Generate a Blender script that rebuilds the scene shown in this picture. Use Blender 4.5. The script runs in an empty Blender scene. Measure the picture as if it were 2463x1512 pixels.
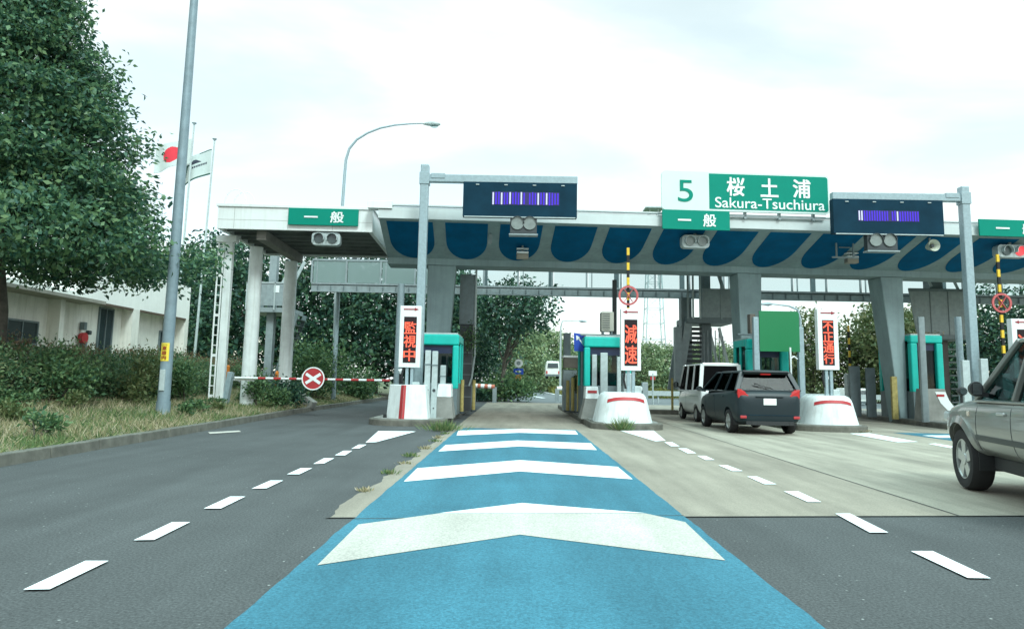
import bpy, bmesh, math, random
import numpy as np
from mathutils import Vector, Matrix, Euler

R = math.radians
PI = math.pi
random.seed(7)
rng = np.random.default_rng(7)
S = bpy.context.scene
COL = S.collection

# ------------------------------------------------------------------ camera
# measured in the photo on a 2463 x 1512 grid: focal 1700, principal point (1231.5, 711)
FV, CX, CY = 1700.0, 1231.5, 711.0
ROLL, PITCH, YAW = 0.018, math.atan(206 / 1700.0), -math.atan(9.2 / 1700.0)
CAM = Vector((0, 0, 1.24))
Fw = Vector((math.sin(YAW) * math.cos(PITCH), math.cos(YAW) * math.cos(PITCH), math.sin(PITCH)))
R0 = Vector((math.cos(YAW), -math.sin(YAW), 0))
U0 = R0.cross(Fw)
Rt = R0 * math.cos(ROLL) + U0 * math.sin(ROLL)
Up = -R0 * math.sin(ROLL) + U0 * math.cos(ROLL)
cam_d = bpy.data.cameras.new("camera")
cam = bpy.data.objects.new("camera", cam_d)
COL.objects.link(cam)
mw = Matrix((Rt, Up, -Fw)).transposed().to_4x4()
mw.translation = CAM
cam.matrix_world = mw
cam_d.sensor_fit = 'HORIZONTAL'
cam_d.sensor_width = 36
cam_d.lens = 36 * FV / 2463
cam_d.shift_y = -45 / 2463
cam_d.clip_start = 0.05
cam_d.clip_end = 3000
S.camera = cam

def ray(px, py):
    return Fw * FV + Rt * (px - CX) + Up * (CY - py)
def G(px, py, z=0.0):               # point of the level ground seen at a photo position
    d = ray(px, py)
    return CAM + d * ((z - CAM.z) / d.z)
def W(px, py, Y):                   # point at distance Y
    d = ray(px, py)
    return CAM + d * (Y / d.y)

# ------------------------------------------------------------------ world, sun, exposure
SUN_EL, SUN_AZ = R(42), R(158)      # azimuth clockwise from +Y
w = bpy.data.worlds.new("World")
S.world = w
w.use_nodes = True
nt = w.node_tree
for n in list(nt.nodes):
    nt.nodes.remove(n)
def N(tree, t, **kw):
    n = tree.nodes.new(t)
    for k, v in kw.items():
        if k.startswith('_'):
            n.inputs[k[1:]].default_value = v
        else:
            setattr(n, k, v)
    return n
L = nt.links.new
out = N(nt, 'ShaderNodeOutputWorld')
bg = N(nt, 'ShaderNodeBackground', _Strength=0.1)
sky = N(nt, 'ShaderNodeTexSky', sky_type='NISHITA', sun_disc=False, sun_elevation=SUN_EL, sun_rotation=SUN_AZ)
tc = N(nt, 'ShaderNodeTexCoord')
sep = N(nt, 'ShaderNodeSeparateXYZ')
L(tc.outputs['Generated'], sep.inputs[0])
za = N(nt, 'ShaderNodeMath', operation='MAXIMUM'); za.inputs[1].default_value = 0.0
L(sep.outputs['Z'], za.inputs[0])
zb = N(nt, 'ShaderNodeMath', operation='ADD'); zb.inputs[1].default_value = 0.16
L(za.outputs[0], zb.inputs[0])
div = N(nt, 'ShaderNodeVectorMath', operation='DIVIDE')
comb = N(nt, 'ShaderNodeCombineXYZ')
for i in range(3):
    L(zb.outputs[0], comb.inputs[i])
L(tc.outputs['Generated'], div.inputs[0]); L(comb.outputs[0], div.inputs[1])
mp = N(nt, 'ShaderNodeMapping'); mp.inputs['Location'].default_value = (1.7, 0.35, 0); mp.inputs['Scale'].default_value = (0.62, 1.0, 0)
L(div.outputs[0], mp.inputs[0])
nz = N(nt, 'ShaderNodeTexNoise', _Scale=1.15, _Detail=6.0, _Roughness=0.5)
nz.inputs['Distortion'].default_value = 0.3
L(mp.outputs[0], nz.inputs['Vector'])
cr = N(nt, 'ShaderNodeMapRange', interpolation_type='SMOOTHSTEP')
cr.inputs['From Min'].default_value = 0.44; cr.inputs['From Max'].default_value = 0.62
cr.inputs['To Min'].default_value = 1.0; cr.inputs['To Max'].default_value = 0.05
L(nz.outputs[0], cr.inputs[0])
gr = N(nt, 'ShaderNodeMapRange', interpolation_type='SMOOTHSTEP')     # overcast sky: brighter towards the zenith
gr.inputs['From Min'].default_value = 0.5; gr.inputs['From Max'].default_value = 1.0
gr.inputs['To Min'].default_value = 8.2; gr.inputs['To Max'].default_value = 27.0
L(sep.outputs['Z'], gr.inputs[0])
tint = N(nt, 'ShaderNodeMix', data_type='RGBA'); tint.inputs['A'].default_value = (0.9, 1.0, 1.0, 1); tint.inputs['B'].default_value = (0.66, 0.98, 1.0, 1)
tr_ = N(nt, 'ShaderNodeMapRange'); tr_.inputs['From Min'].default_value = 0.5; tr_.inputs['From Max'].default_value = 0.8
L(sep.outputs['Z'], tr_.inputs[0]); L(tr_.outputs[0], tint.inputs['Factor'])
cl = N(nt, 'ShaderNodeVectorMath', operation='SCALE'); L(tint.outputs['Result'], cl.inputs[0])
L(gr.outputs[0], cl.inputs['Scale'])
sk = N(nt, 'ShaderNodeVectorMath', operation='ADD'); sk.inputs[1].default_value = (3.7, 4.1, 3.1)   # thin high veil lit from above
L(sky.outputs[0], sk.inputs[0])
mx = N(nt, 'ShaderNodeMix', data_type='RGBA')
L(cr.outputs[0], mx.inputs['Factor']); L(sk.outputs[0], mx.inputs['A']); L(cl.outputs[0], mx.inputs['B'])
L(mx.outputs['Result'], bg.inputs['Color']); L(bg.outputs[0], out.inputs[0])

sd = bpy.data.lights.new("sun", 'SUN')
sd.energy = 1.5; sd.angle = R(14); sd.color = (0.84, 1.0, 0.97)
sun = bpy.data.objects.new("sun", sd); COL.objects.link(sun)
sdir = Vector((math.sin(SUN_AZ) * math.cos(SUN_EL), math.cos(SUN_AZ) * math.cos(SUN_EL), math.sin(SUN_EL)))
sun.rotation_euler = sdir.to_track_quat('Z', 'Y').to_euler()
sun.location = (0, -20, 60)
S.view_settings.view_transform = 'Standard'
S.view_settings.look = 'None'
S.view_settings.exposure = 0.6
S.view_settings.gamma = 1.0
S.view_settings.use_curve_mapping = False
S.render.engine = 'CYCLES'
S.cycles.max_bounces = 6
S.cycles.transparent_max_bounces = 12

# ------------------------------------------------------------------ materials
MATS = {}
def M(name, col, rough=0.6, metal=0.0, var=0.12, scale=2.0, bump=0.0, bscale=40.0, coat=0.0, streak=0.0, streak_col=None, spec=0.5):
    if name in MATS:
        return MATS[name]
    m = bpy.data.materials.new(name); m.use_nodes = True
    t = m.node_tree; b = t.nodes['Principled BSDF']
    b.inputs['Roughness'].default_value = rough
    b.inputs['Metallic'].default_value = metal
    b.inputs['Coat Weight'].default_value = coat
    b.inputs['Coat Roughness'].default_value = 0.05
    b.inputs['Specular IOR Level'].default_value = spec
    c = N(t, 'ShaderNodeTexCoord')
    n = N(t, 'ShaderNodeTexNoise', _Scale=scale, _Detail=8.0, _Roughness=0.62)
    t.links.new(c.outputs['Object'], n.inputs['Vector'])
    r = N(t, 'ShaderNodeMapRange')
    r.inputs['From Min'].default_value = 0.3; r.inputs['From Max'].default_value = 0.7
    t.links.new(n.outputs[0], r.inputs[0])
    mix = N(t, 'ShaderNodeMix', data_type='RGBA')
    mix.inputs['A'].default_value = tuple(max(0, v * (1 - var)) for v in col) + (1,)
    mix.inputs['B'].default_value = tuple(min(1, v * (1 + var)) for v in col) + (1,)
    t.links.new(r.outputs[0], mix.inputs['Factor'])
    last = mix.outputs['Result']
    if streak > 0:                                  # rain streaks: noise stretched along the height
        mp_ = N(t, 'ShaderNodeMapping'); mp_.inputs['Scale'].default_value = (5, 5, 0.35)
        t.links.new(c.outputs['Object'], mp_.inputs[0])
        n2 = N(t, 'ShaderNodeTexNoise', _Scale=1.6, _Detail=5.0)
        t.links.new(mp_.outputs[0], n2.inputs['Vector'])
        r2 = N(t, 'ShaderNodeMapRange'); r2.inputs['From Min'].default_value = 0.5; r2.inputs['From Max'].default_value = 0.75
        r2.inputs['To Max'].default_value = streak
        t.links.new(n2.outputs[0], r2.inputs[0])
        mix2 = N(t, 'ShaderNodeMix', data_type='RGBA')
        mix2.inputs['B'].default_value = tuple(streak_col or (0.12, 0.11, 0.09)) + (1,)
        t.links.new(r2.outputs[0], mix2.inputs['Factor']); t.links.new(last, mix2.inputs['A'])
        last = mix2.outputs['Result']
    t.links.new(last, b.inputs['Base Color'])
    if bump > 0:
        n3 = N(t, 'ShaderNodeTexNoise', _Scale=bscale, _Detail=4.0)
        t.links.new(c.outputs['Object'], n3.inputs['Vector'])
        bp = N(t, 'ShaderNodeBump', _Strength=bump, _Distance=0.01)
        t.links.new(n3.outputs[0], bp.inputs['Height']); t.links.new(bp.outputs[0], b.inputs['Normal'])
    MATS[name] = m
    return m

def emit(name, col, strength):
    if name in MATS:
        return MATS[name]
    m = bpy.data.materials.new(name); m.use_nodes = True
    b = m.node_tree.nodes['Principled BSDF']
    b.inputs['Base Color'].default_value = tuple(c * 0.3 for c in col) + (1,)
    b.inputs['Emission Color'].default_value = tuple(col) + (1,)
    b.inputs['Emission Strength'].default_value = strength
    MATS[name] = m
    return m

def glass(name, tint, trans=0.6, ior=1.5):
    if name in MATS:
        return MATS[name]
    m = bpy.data.materials.new(name); m.use_nodes = True
    t = m.node_tree; t.nodes.clear()
    o = N(t, 'ShaderNodeOutputMaterial')
    tr = N(t, 'ShaderNodeBsdfTransparent', _Color=tuple(v * trans for v in tint) + (1,))
    gl = N(t, 'ShaderNodeBsdfGlossy', _Roughness=0.03)
    lw = N(t, 'ShaderNodeLayerWeight', _Blend=0.25)
    fr = N(t, 'ShaderNodeMapRange'); fr.inputs['To Min'].default_value = 0.025 if ior > 1.3 else 0.006; fr.inputs['To Max'].default_value = 0.7 if ior > 1.3 else 0.10
    pw = N(t, 'ShaderNodeMath', operation='POWER'); pw.inputs[1].default_value = 3.0
    t.links.new(lw.outputs['Facing'], pw.inputs[0]); t.links.new(pw.outputs[0], fr.inputs[0])
    mx_ = N(t, 'ShaderNodeMixShader')
    t.links.new(fr.outputs[0], mx_.inputs[0]); t.links.new(tr.outputs[0], mx_.inputs[1]); t.links.new(gl.outputs[0], mx_.inputs[2])
    t.links.new(mx_.outputs[0], o.inputs[0])
    MATS[name] = m
    return m

def ground_mat(name, col, var, grain, gscale, wear=None, speck=0.0, rough=0.85, tracks=0.0, track_x=(0,), patch=0.0):
    """road surface: fine grain, broad patches, optional pale specks and tyre darkening of a lane"""
    m = bpy.data.materials.new(name); m.use_nodes = True
    t = m.node_tree; b = t.nodes['Principled BSDF']
    b.inputs['Roughness'].default_value = rough; b.inputs['Specular IOR Level'].default_value = 0.25
    c = N(t, 'ShaderNodeTexCoord')
    def noise(scale, detail=6.0, vec=None, rg=0.6):
        n = N(t, 'ShaderNodeTexNoise', _Scale=scale, _Detail=detail, _Roughness=rg)
        t.links.new(vec or c.outputs['Object'], n.inputs['Vector']); return n.outputs[0]
    def rng_(s, a, b_, c_, d):
        r = N(t, 'ShaderNodeMapRange')
        for k, v in zip(('From Min', 'From Max', 'To Min', 'To Max'), (a, b_, c_, d)):
            r.inputs[k].default_value = v
        t.links.new(s, r.inputs[0]); return r.outputs[0]
    def mul(a, b_):
        q = N(t, 'ShaderNodeMath', operation='MULTIPLY'); t.links.new(a, q.inputs[0]); t.links.new(b_, q.inputs[1]); return q.outputs[0]
    f = rng_(noise(gscale, 3.0, rg=0.75), 0.3, 0.7, 1 - grain, 1 + grain)
    f = mul(f, rng_(noise(0.45, 8.0, rg=0.65), 0.3, 0.7, 1 - var, 1 + var))
    mpv = N(t, 'ShaderNodeMapping'); mpv.inputs['Scale'].default_value = (1.6, 0.16, 1)
    t.links.new(c.outputs['Object'], mpv.inputs[0])
    f = mul(f, rng_(noise(1.4, 6.0, mpv.outputs[0]), 0.3, 0.7, 1 - patch, 1 + patch))
    if tracks > 0:
        sx = N(t, 'ShaderNodeSeparateXYZ'); t.links.new(c.outputs['Object'], sx.inputs[0])
        for x0 in track_x:
            d = N(t, 'ShaderNodeMath', operation='SUBTRACT'); d.inputs[1].default_value = x0
            t.links.new(sx.outputs[0], d.inputs[0])
            a = N(t, 'ShaderNodeMath', operation='ABSOLUTE'); t.links.new(d.outputs[0], a.inputs[0])
            f = mul(f, rng_(a.outputs[0], 0.1, 0.5, 1 - tracks, 1.0))
    v = N(t, 'ShaderNodeVectorMath', operation='SCALE'); v.inputs[0].default_value = col
    t.links.new(f, v.inputs['Scale'])
    last = v.outputs[0]
    if speck > 0:
        vo = N(t, 'ShaderNodeTexVoronoi', _Scale=11.0); t.links.new(c.outputs['Object'], vo.inputs['Vector'])
        k = rng_(vo.outputs['Distance'], 0.05, 0.11, speck, 0.0)
        wn = N(t, 'ShaderNodeSeparateColor'); t.links.new(vo.outputs['Color'], wn.inputs[0])
        k = mul(k, rng_(wn.outputs[0], 0.55, 0.9, 0.0, 1.0))
        mm = N(t, 'ShaderNodeMix', data_type='RGBA'); mm.inputs['B'].default_value = (0.35, 0.36, 0.34, 1)
        t.links.new(k, mm.inputs['Factor']); t.links.new(last, mm.inputs['A']); last = mm.outputs['Result']
    if wear:
        k = rng_(noise(9.0, 10.0, rg=0.8), wear[0], wear[0] + 0.12, 0.0, wear[1])
        mm = N(t, 'ShaderNodeMix', data_type='RGBA'); mm.inputs['B'].default_value = tuple(wear[2]) + (1,)
        t.links.new(k, mm.inputs['Factor']); t.links.new(last, mm.inputs['A']); last = mm.outputs['Result']
    t.links.new(last, b.inputs['Base Color'])
    bp = N(t, 'ShaderNodeBump', _Strength=0.35, _Distance=0.006)
    t.links.new(noise(gscale, 3.0), bp.inputs['Height']); t.links.new(bp.outputs[0], b.inputs['Normal'])
    return m

def leaf_mat(name, cols, rough=0.55, trans=0.25):
    """leaves: colour differs from leaf to leaf"""
    if name in MATS:
        return MATS[name]
    m = bpy.data.materials.new(name); m.use_nodes = True
    t = m.node_tree; b = t.nodes['Principled BSDF']
    o = t.nodes['Material Output']
    g = N(t, 'ShaderNodeNewGeometry')
    cr_ = N(t, 'ShaderNodeValToRGB'); e = cr_.color_ramp.elements
    while len(e) < len(cols):
        e.new(0.5)
    for i, c in enumerate(cols):
        e[i].position = i / (len(cols) - 1); e[i].color = tuple(c) + (1,)
    t.links.new(g.outputs['Random Per Island'], cr_.inputs[0])
    t.links.new(cr_.outputs[0], b.inputs['Base Color'])
    b.inputs['Roughness'].default_value = rough; b.inputs['Specular IOR Level'].default_value = 0.35
    tl = N(t, 'ShaderNodeBsdfTranslucent'); t.links.new(cr_.outputs[0], tl.inputs[0])
    ms = N(t, 'ShaderNodeMixShader'); ms.inputs[0].default_value = trans
    t.links.new(b.outputs[0], ms.inputs[1]); t.links.new(tl.outputs[0], ms.inputs[2]); t.links.new(ms.outputs[0], o.inputs[0])
    MATS[name] = m
    return m

WHITE = M('white_paint', (0.78, 0.8, 0.79), 0.45, streak=0.18, streak_col=(0.35, 0.33, 0.28), var=0.04)
WHITEC = M('white_concrete', (0.72, 0.76, 0.75), 0.7, streak=0.45, streak_col=(0.38, 0.37, 0.33), var=0.1, scale=3.5, spec=0.2, bump=0.2)
FASC = M('fascia_white', (0.55, 0.6, 0.6), 0.5, streak=0.15, streak_col=(0.4, 0.4, 0.38), var=0.04)
GALV = M('galvanised_steel', (0.29, 0.37, 0.4), 0.45, 0.15, var=0.14, scale=14)
GALVL = M('galvanised_pale', (0.42, 0.48, 0.48), 0.45, 0.1, var=0.14, scale=10)
STEEL = M('grey_steel', (0.15, 0.19, 0.2), 0.5, 0.1, var=0.15, scale=5, streak=0.25, streak_col=(0.07, 0.06, 0.05))
STEELL = M('pale_grey_steel', (0.26, 0.31, 0.32), 0.5, 0.1, var=0.15, scale=5, streak=0.2, streak_col=(0.12, 0.1, 0.08))
DARK = M('dark_steel', (0.035, 0.045, 0.05), 0.5, var=0.2)
BLACK = M('black_board', (0.006, 0.032, 0.055), 0.6, var=0.2, spec=0.08)
RUBBER = M('rubber', (0.015, 0.015, 0.016), 0.8, var=0.2, scale=8)
CONC = M('canopy_concrete', (0.25, 0.33, 0.34), 0.8, var=0.15, scale=1.2, streak=0.3, streak_col=(0.13, 0.16, 0.155), bump=0.25, bscale=25)
CONCD = M('old_kerb_concrete', (0.13, 0.125, 0.105), 0.85, var=0.35, scale=3.5, bump=0.5, bscale=18, streak=0.2, streak_col=(0.05, 0.06, 0.035))
CONCM = M('island_concrete', (0.24, 0.24, 0.22), 0.85, var=0.25, scale=2.5, bump=0.35, bscale=22)
SOFB = M('soffit_blue', (0.0, 0.1, 0.22), 0.8, var=0.22, scale=1.3, spec=0.1, streak=0.25, streak_col=(0.02, 0.06, 0.11))
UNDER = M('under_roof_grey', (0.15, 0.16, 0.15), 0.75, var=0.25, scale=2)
TEAL = M('teal_paint', (0.0, 0.46, 0.39), 0.5, var=0.1, scale=2, streak=0.15, streak_col=(0.02, 0.12, 0.1))
GREEN = M('sign_green', (0.0, 0.225, 0.16), 0.6, var=0.04, spec=0.15)
GREEN2 = M('plain_sign_green', (0.0, 0.17, 0.055), 0.5, var=0.03)
SIGNW = M('sign_white', (0.6, 0.72, 0.68), 0.4, var=0.03)
LETW = M('letter_white', (0.8, 0.84, 0.83), 0.5, var=0.02)
RED = M('red_paint', (0.42, 0.03, 0.035), 0.5, var=0.12, scale=6)
REDD = M('arrow_red', (0.28, 0.02, 0.03), 0.5, var=0.1)
YEL = M('yellow_paint', (0.75, 0.48, 0.03), 0.5, var=0.12, scale=8)
ORANGE = M('orange_paint', (0.65, 0.2, 0.02), 0.55, var=0.15)
RUSTY = M('worn_yellow', (0.36, 0.29, 0.1), 0.7, var=0.35, scale=9)
NAVY = M('sign_blue', (0.005, 0.06, 0.42), 0.45, var=0.06)
LED = emit('led_red', (1.0, 0.12, 0.06), 0.95)
LEDBG = M('led_panel', (0.03, 0.022, 0.024), 0.7, var=0.2, scale=60, spec=0.1)
LEDB = emit('led_blue', (0.06, 0.0, 0.85), 0.42)
LEDWH = emit('led_white', (0.7, 0.75, 1.0), 0.5)
LAMPR = emit('lamp_red', (1.0, 0.06, 0.07), 0.9)
LAMPTAIL = emit('brake_red', (0.8, 0.02, 0.02), 0.25)
LENS = M('signal_lens', (0.2, 0.23, 0.22), 0.25, var=0.2, scale=6)
LENSD = M('signal_lens_dark', (0.05, 0.07, 0.07), 0.2, var=0.2, scale=6)
GLASS = glass('tinted_glass', (0.55, 0.72, 0.72), 0.7)
GLASSD = glass('dark_glass', (0.16, 0.22, 0.24), 0.6, 1.18)
def hazy(name, col, amount):
    m = bpy.data.materials.new(name); m.use_nodes = True
    t = m.node_tree; t.nodes.clear()
    o = N(t, 'ShaderNodeOutputMaterial'); a = N(t, 'ShaderNodeBsdfTransparent'); d = N(t, 'ShaderNodeBsdfDiffuse', _Color=tuple(col) + (1,)); x = N(t, 'ShaderNodeMixShader')
    x.inputs[0].default_value = amount
    t.links.new(a.outputs[0], x.inputs[1]); t.links.new(d.outputs[0], x.inputs[2]); t.links.new(x.outputs[0], o.inputs[0])
    return m
HAZYP = hazy('hazy_panel', (.26, .34, .33), .75)
ACRYL = glass('acrylic_panel', (0.86, 0.93, 0.93), 0.93)
BARK = M('bark', (0.09, 0.08, 0.065), 0.9, var=0.4, scale=6, bump=0.6, bscale=14)
WALLW = M('house_white', (0.74, 0.72, 0.66), 0.7, streak=0.4, streak_col=(0.3, 0.28, 0.22), var=0.08)
WALLT = M('house_white_clean', (0.84, 0.84, 0.8), 0.7, streak=0.15, streak_col=(0.5, 0.48, 0.42), var=0.05)

# ------------------------------------------------------------------ mesh helpers
class MB:
    def __init__(s):
        s.v = []; s.f = []; s.m = []; s.cur = 0
    def add(s, vs, fs):
        o = len(s.v); s.v += [tuple(p) for p in vs]
        for f in fs:
            s.f.append(tuple(i + o for i in f)); s.m.append(s.cur)
        return s
    def hexa(s, p):   # p: 4 bottom (ccw from above), 4 top
        return s.add(p, [(3, 2, 1, 0), (4, 5, 6, 7), (0, 1, 5, 4), (1, 2, 6, 5), (2, 3, 7, 6), (3, 0, 4, 7)])
    def box(s, x0, x1, y0, y1, z0, z1):
        return s.hexa([(x0, y0, z0), (x1, y0, z0), (x1, y1, z0), (x0, y1, z0), (x0, y0, z1), (x1, y0, z1), (x1, y1, z1), (x0, y1, z1)])
    def cb(s, c, d):
        return s.box(c[0] - d[0] / 2, c[0] + d[0] / 2, c[1] - d[1] / 2, c[1] + d[1] / 2, c[2] - d[2] / 2, c[2] + d[2] / 2)
    def tube(s, pts, rad, n=10, caps=True):
        pts = [Vector(p) for p in pts]
        if not hasattr(rad, '__len__'):
            rad = [rad] * len(pts)
        o = len(s.v); prev = None
        for i, p in enumerate(pts):
            d = (pts[min(i + 1, len(pts) - 1)] - pts[max(i - 1, 0)]).normalized()
            if prev is None:
                a = d.orthogonal().normalized()
            else:
                a = (prev - d * prev.dot(d)).normalized()
            prev = a; b = d.cross(a)
            for k in range(n):
                t = 2 * PI * k / n
                s.v.append(tuple(p + (a * math.cos(t) + b * math.sin(t)) * rad[i]))
        for i in range(len(pts) - 1):
            for k in range(n):
                k2 = (k + 1) % n
                s.f.append((o + i * n + k, o + i * n + k2, o + (i + 1) * n + k2, o + (i + 1) * n + k)); s.m.append(s.cur)
        if caps:
            s.f.append(tuple(o + k for k in reversed(range(n)))); s.m.append(s.cur)
            e = o + (len(pts) - 1) * n
            s.f.append(tuple(e + k for k in range(n))); s.m.append(s.cur)
        return s
    def bar(s, a, b, wd, ht, up=(0, 0, 1)):
        a = Vector(a); b = Vector(b); d = (b - a).normalized(); u = Vector(up)
        if abs(d.dot(u)) > 0.98:
            u = Vector((0, 1, 0))
        x = d.cross(u).normalized() * wd / 2; y = x.cross(d).normalized() * ht / 2
        q = [a - x - y, a + x - y, a + x + y, a - x + y, b - x - y, b + x - y, b + x + y, b - x + y]
        return s.add(q, [(0, 1, 2, 3), (7, 6, 5, 4), (4, 5, 1, 0), (5, 6, 2, 1), (6, 7, 3, 2), (7, 4, 0, 3)])
    def prism(s, poly, fn, a, b):   # poly 2d swept between offsets a and b; fn(u, v, t) -> point
        n = len(poly); o = len(s.v)
        for t in (a, b):
            for (u, v_) in poly:
                s.v.append(tuple(fn(u, v_, t)))
        s.f.append(tuple(o + i for i in range(n))); s.m.append(s.cur)
        s.f.append(tuple(o + n + i for i in reversed(range(n)))); s.m.append(s.cur)
        for i in range(n):
            j = (i + 1) % n
            s.f.append((o + j, o + i, o + n + i, o + n + j)); s.m.append(s.cur)
        return s
    def loft(s, rings, caps=True):
        n = len(rings[0]); o = len(s.v)
        for r_ in rings:
            s.v += [tuple(p) for p in r_]
        for i in range(len(rings) - 1):
            for k in range(n):
                k2 = (k + 1) % n
                s.f.append((o + i * n + k, o + i * n + k2, o + (i + 1) * n + k2, o + (i + 1) * n + k)); s.m.append(s.cur)
        if caps:
            s.f.append(tuple(o + k for k in reversed(range(n)))); s.m.append(s.cur)
            e = o + (len(rings) - 1) * n
            s.f.append(tuple(e + k for k in range(n))); s.m.append(s.cur)
        return s
    def disc(s, c, r, axis='y', th=0.02, n=28):
        c = Vector(c)
        ax = {'x': Vector((1, 0, 0)), 'y': Vector((0, 1, 0)), 'z': Vector((0, 0, 1))}[axis]
        return s.tube([c - ax * th / 2, c + ax * th / 2], r, n)
    def build(s, name, mats, parent=None, smooth=False, bevel=0.0, seg=2, loc=None, fix=True):
        me = bpy.data.meshes.new(name)
        me.from_pydata(s.v, [], s.f)
        if not isinstance(mats, (list, tuple)):
            mats = [mats]
        for m in mats:
            me.materials.append(m)
        if len(mats) > 1:
            me.polygons.foreach_set('material_index', s.m)
        if fix:
            b = bmesh.new(); b.from_mesh(me)
            bmesh.ops.recalc_face_normals(b, faces=b.faces); b.to_mesh(me); b.free()
        if smooth:
            me.polygons.foreach_set('use_smooth', [True] * len(me.polygons))
        me.update()
        o = bpy.data.objects.new(name, me); COL.objects.link(o)
        if parent is not None:
            o.parent = parent
        if loc is not None:
            o.location = loc
        if bevel > 0:
            bv = o.modifiers.new('bevel', 'BEVEL'); bv.width = bevel; bv.segments = seg; bv.limit_method = 'ANGLE'; bv.angle_limit = R(35)
        if smooth:
            try:
                me.set_sharp_from_angle(angle=R(40))
            except Exception:
                pass
        return o

def tag(o, label, cat, group=None):
    o['label'] = label; o['category'] = cat
    if group:
        o['group'] = group
    return o
def thing(name, label, cat, loc=(0, 0, 0), rz=0.0, group=None):
    o = bpy.data.objects.new(name, None); COL.objects.link(o)
    o.location = loc; o.rotation_euler = (0, 0, rz); o.empty_display_size = 0.3
    return tag(o, label, cat, group)
def struct(o, kind='structure'):
    o['kind'] = kind
    return o
def copy_tree(o, parent=None):
    c = o.copy(); COL.objects.link(c)
    if parent is not None:
        c.parent = parent
    for ch in [x for x in o.children]:
        copy_tree(ch, c)
    return c

def lettering(text, box, y, mat, parent, name='lettering', th=0.012, bold=0.012, vertical=False, keep=False):
    """text facing -Y, fitted into box (x0, x1, z0, z1) of the parent's own space"""
    x0, x1, z0, z1 = box
    items = list(text) if vertical else [text]
    mb = MB(); n = len(items)
    for i, ch in enumerate(items):
        cu = bpy.data.curves.new('t', 'FONT'); cu.body = ch; cu.size = 1
        to = bpy.data.objects.new('t', cu); COL.objects.link(to)
        bpy.context.view_layer.update()
        me = bpy.data.meshes.new_from_object(to.evaluated_get(bpy.context.evaluated_depsgraph_get()))
        bpy.data.objects.remove(to)
        vs = [v.co for v in me.vertices]
        a0, a1 = min(v.x for v in vs), max(v.x for v in vs)
        b0, b1 = min(v.y for v in vs), max(v.y for v in vs)
        if vertical:
            hh = (z1 - z0) / n
            c0, c1 = z1 - hh * (i + 0.94), z1 - hh * (i + 0.06)
        else:
            c0, c1 = z0, z1
        sx, sz = (x1 - x0) / (a1 - a0), (c1 - c0) / max(b1 - b0, 1e-3)
        if keep:
            sx = sz = min(sx, sz)
        mx_, mz_ = (a0 + a1) / 2, (b0 + b1) / 2
        fr = [((x0 + x1) / 2 + (v.x - mx_) * sx, y - th, (c0 + c1) / 2 + (v.y - mz_) * sz) for v in vs]
        fr0 = fr; nv = len(fr)
        bk = [(p[0], y + 0.001, p[2]) for p in fr]
        fs = [tuple(p.vertices) for p in me.polygons]
        edges = {}
        for f in fs:
            for k in range(len(f)):
                e = (f[k], f[(k + 1) % len(f)])
                edges[e] = 1
        side = [(b_, a_, a_ + nv, b_ + nv) for (a_, b_) in edges if (b_, a_) not in edges]
        w_ = bold * (x1 - x0) / (1.0 if vertical or len(text) == 1 else .55 * len(text))
        for k, (ox, oz) in enumerate(((-1, -1), (1, -1), (1, 1), (-1, 1)) if bold > 0 else ((0, 0),)):
            sh = lambda q: (q[0] + ox * w_, q[1] - k * .0006, q[2] + oz * w_)
            mb.add([sh(q) for q in fr] + [sh(q) for q in bk], fs + side)
        bpy.data.meshes.remove(me); bpy.data.curves.remove(cu)
    return mb.build(name, mat, parent)

def flat(name, pts, z, mat, kind='structure'):
    mb = MB(); mb.add([(p[0], p[1], z) for p in pts], [tuple(range(len(pts)))])
    o = mb.build(name, mat)
    if o.data.polygons[0].normal.z < 0:
        o.data.flip_normals()
    o['kind'] = kind
    return o

def quads(name, P, D, Sd, Nn, Ln, Wd, mat, parent=None, fold=0.15):
    """many small leaf shapes: base P, direction D, side Sd, normal Nn, lengths, widths"""
    n = len(P)
    Ln = Ln[:, None]; Wd = Wd[:, None]
    mid = P + D * Ln * 0.45 + Nn * Ln * fold
    V = np.empty((n, 4, 3))
    V[:, 0] = P; V[:, 1] = mid + Sd * Wd * 0.5; V[:, 2] = P + D * Ln; V[:, 3] = mid - Sd * Wd * 0.5
    me = bpy.data.meshes.new(name)
    me.vertices.add(n * 4); me.vertices.foreach_set('co', V.reshape(-1))
    me.loops.add(n * 4); me.loops.foreach_set('vertex_index', np.arange(n * 4, dtype=np.int32))
    me.polygons.add(n); me.polygons.foreach_set('loop_start', np.arange(0, n * 4, 4, dtype=np.int32))
    try:
        me.polygons.foreach_set('loop_total', np.full(n, 4, dtype=np.int32))
    except Exception:
        pass
    me.materials.append(mat); me.update(calc_edges=True); me.validate()
    o = bpy.data.objects.new(name, me); COL.objects.link(o)
    if parent is not None:
        o.parent = parent
    return o
def unit(a):
    return a / (np.linalg.norm(a, axis=1, keepdims=True) + 1e-9)
def leaf_cloud(name, P, out_dir, size, mat, parent=None, aspect=0.5, droop=0.35, rnd=0.9, fold=0.12):
    n = len(P)
    D = unit(out_dir + rng.normal(0, rnd, (n, 3)) + np.array([0, 0, -droop]))
    A = rng.normal(0, 1, (n, 3)) + np.array([0, 0, 0.4])
    Sd = unit(np.cross(D, A)); Nn = np.cross(Sd, D)
    Ln = rng.uniform(size[0], size[1], n)
    return quads(name, P, D, Sd, Nn, Ln, Ln * aspect, mat, parent, fold)

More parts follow.
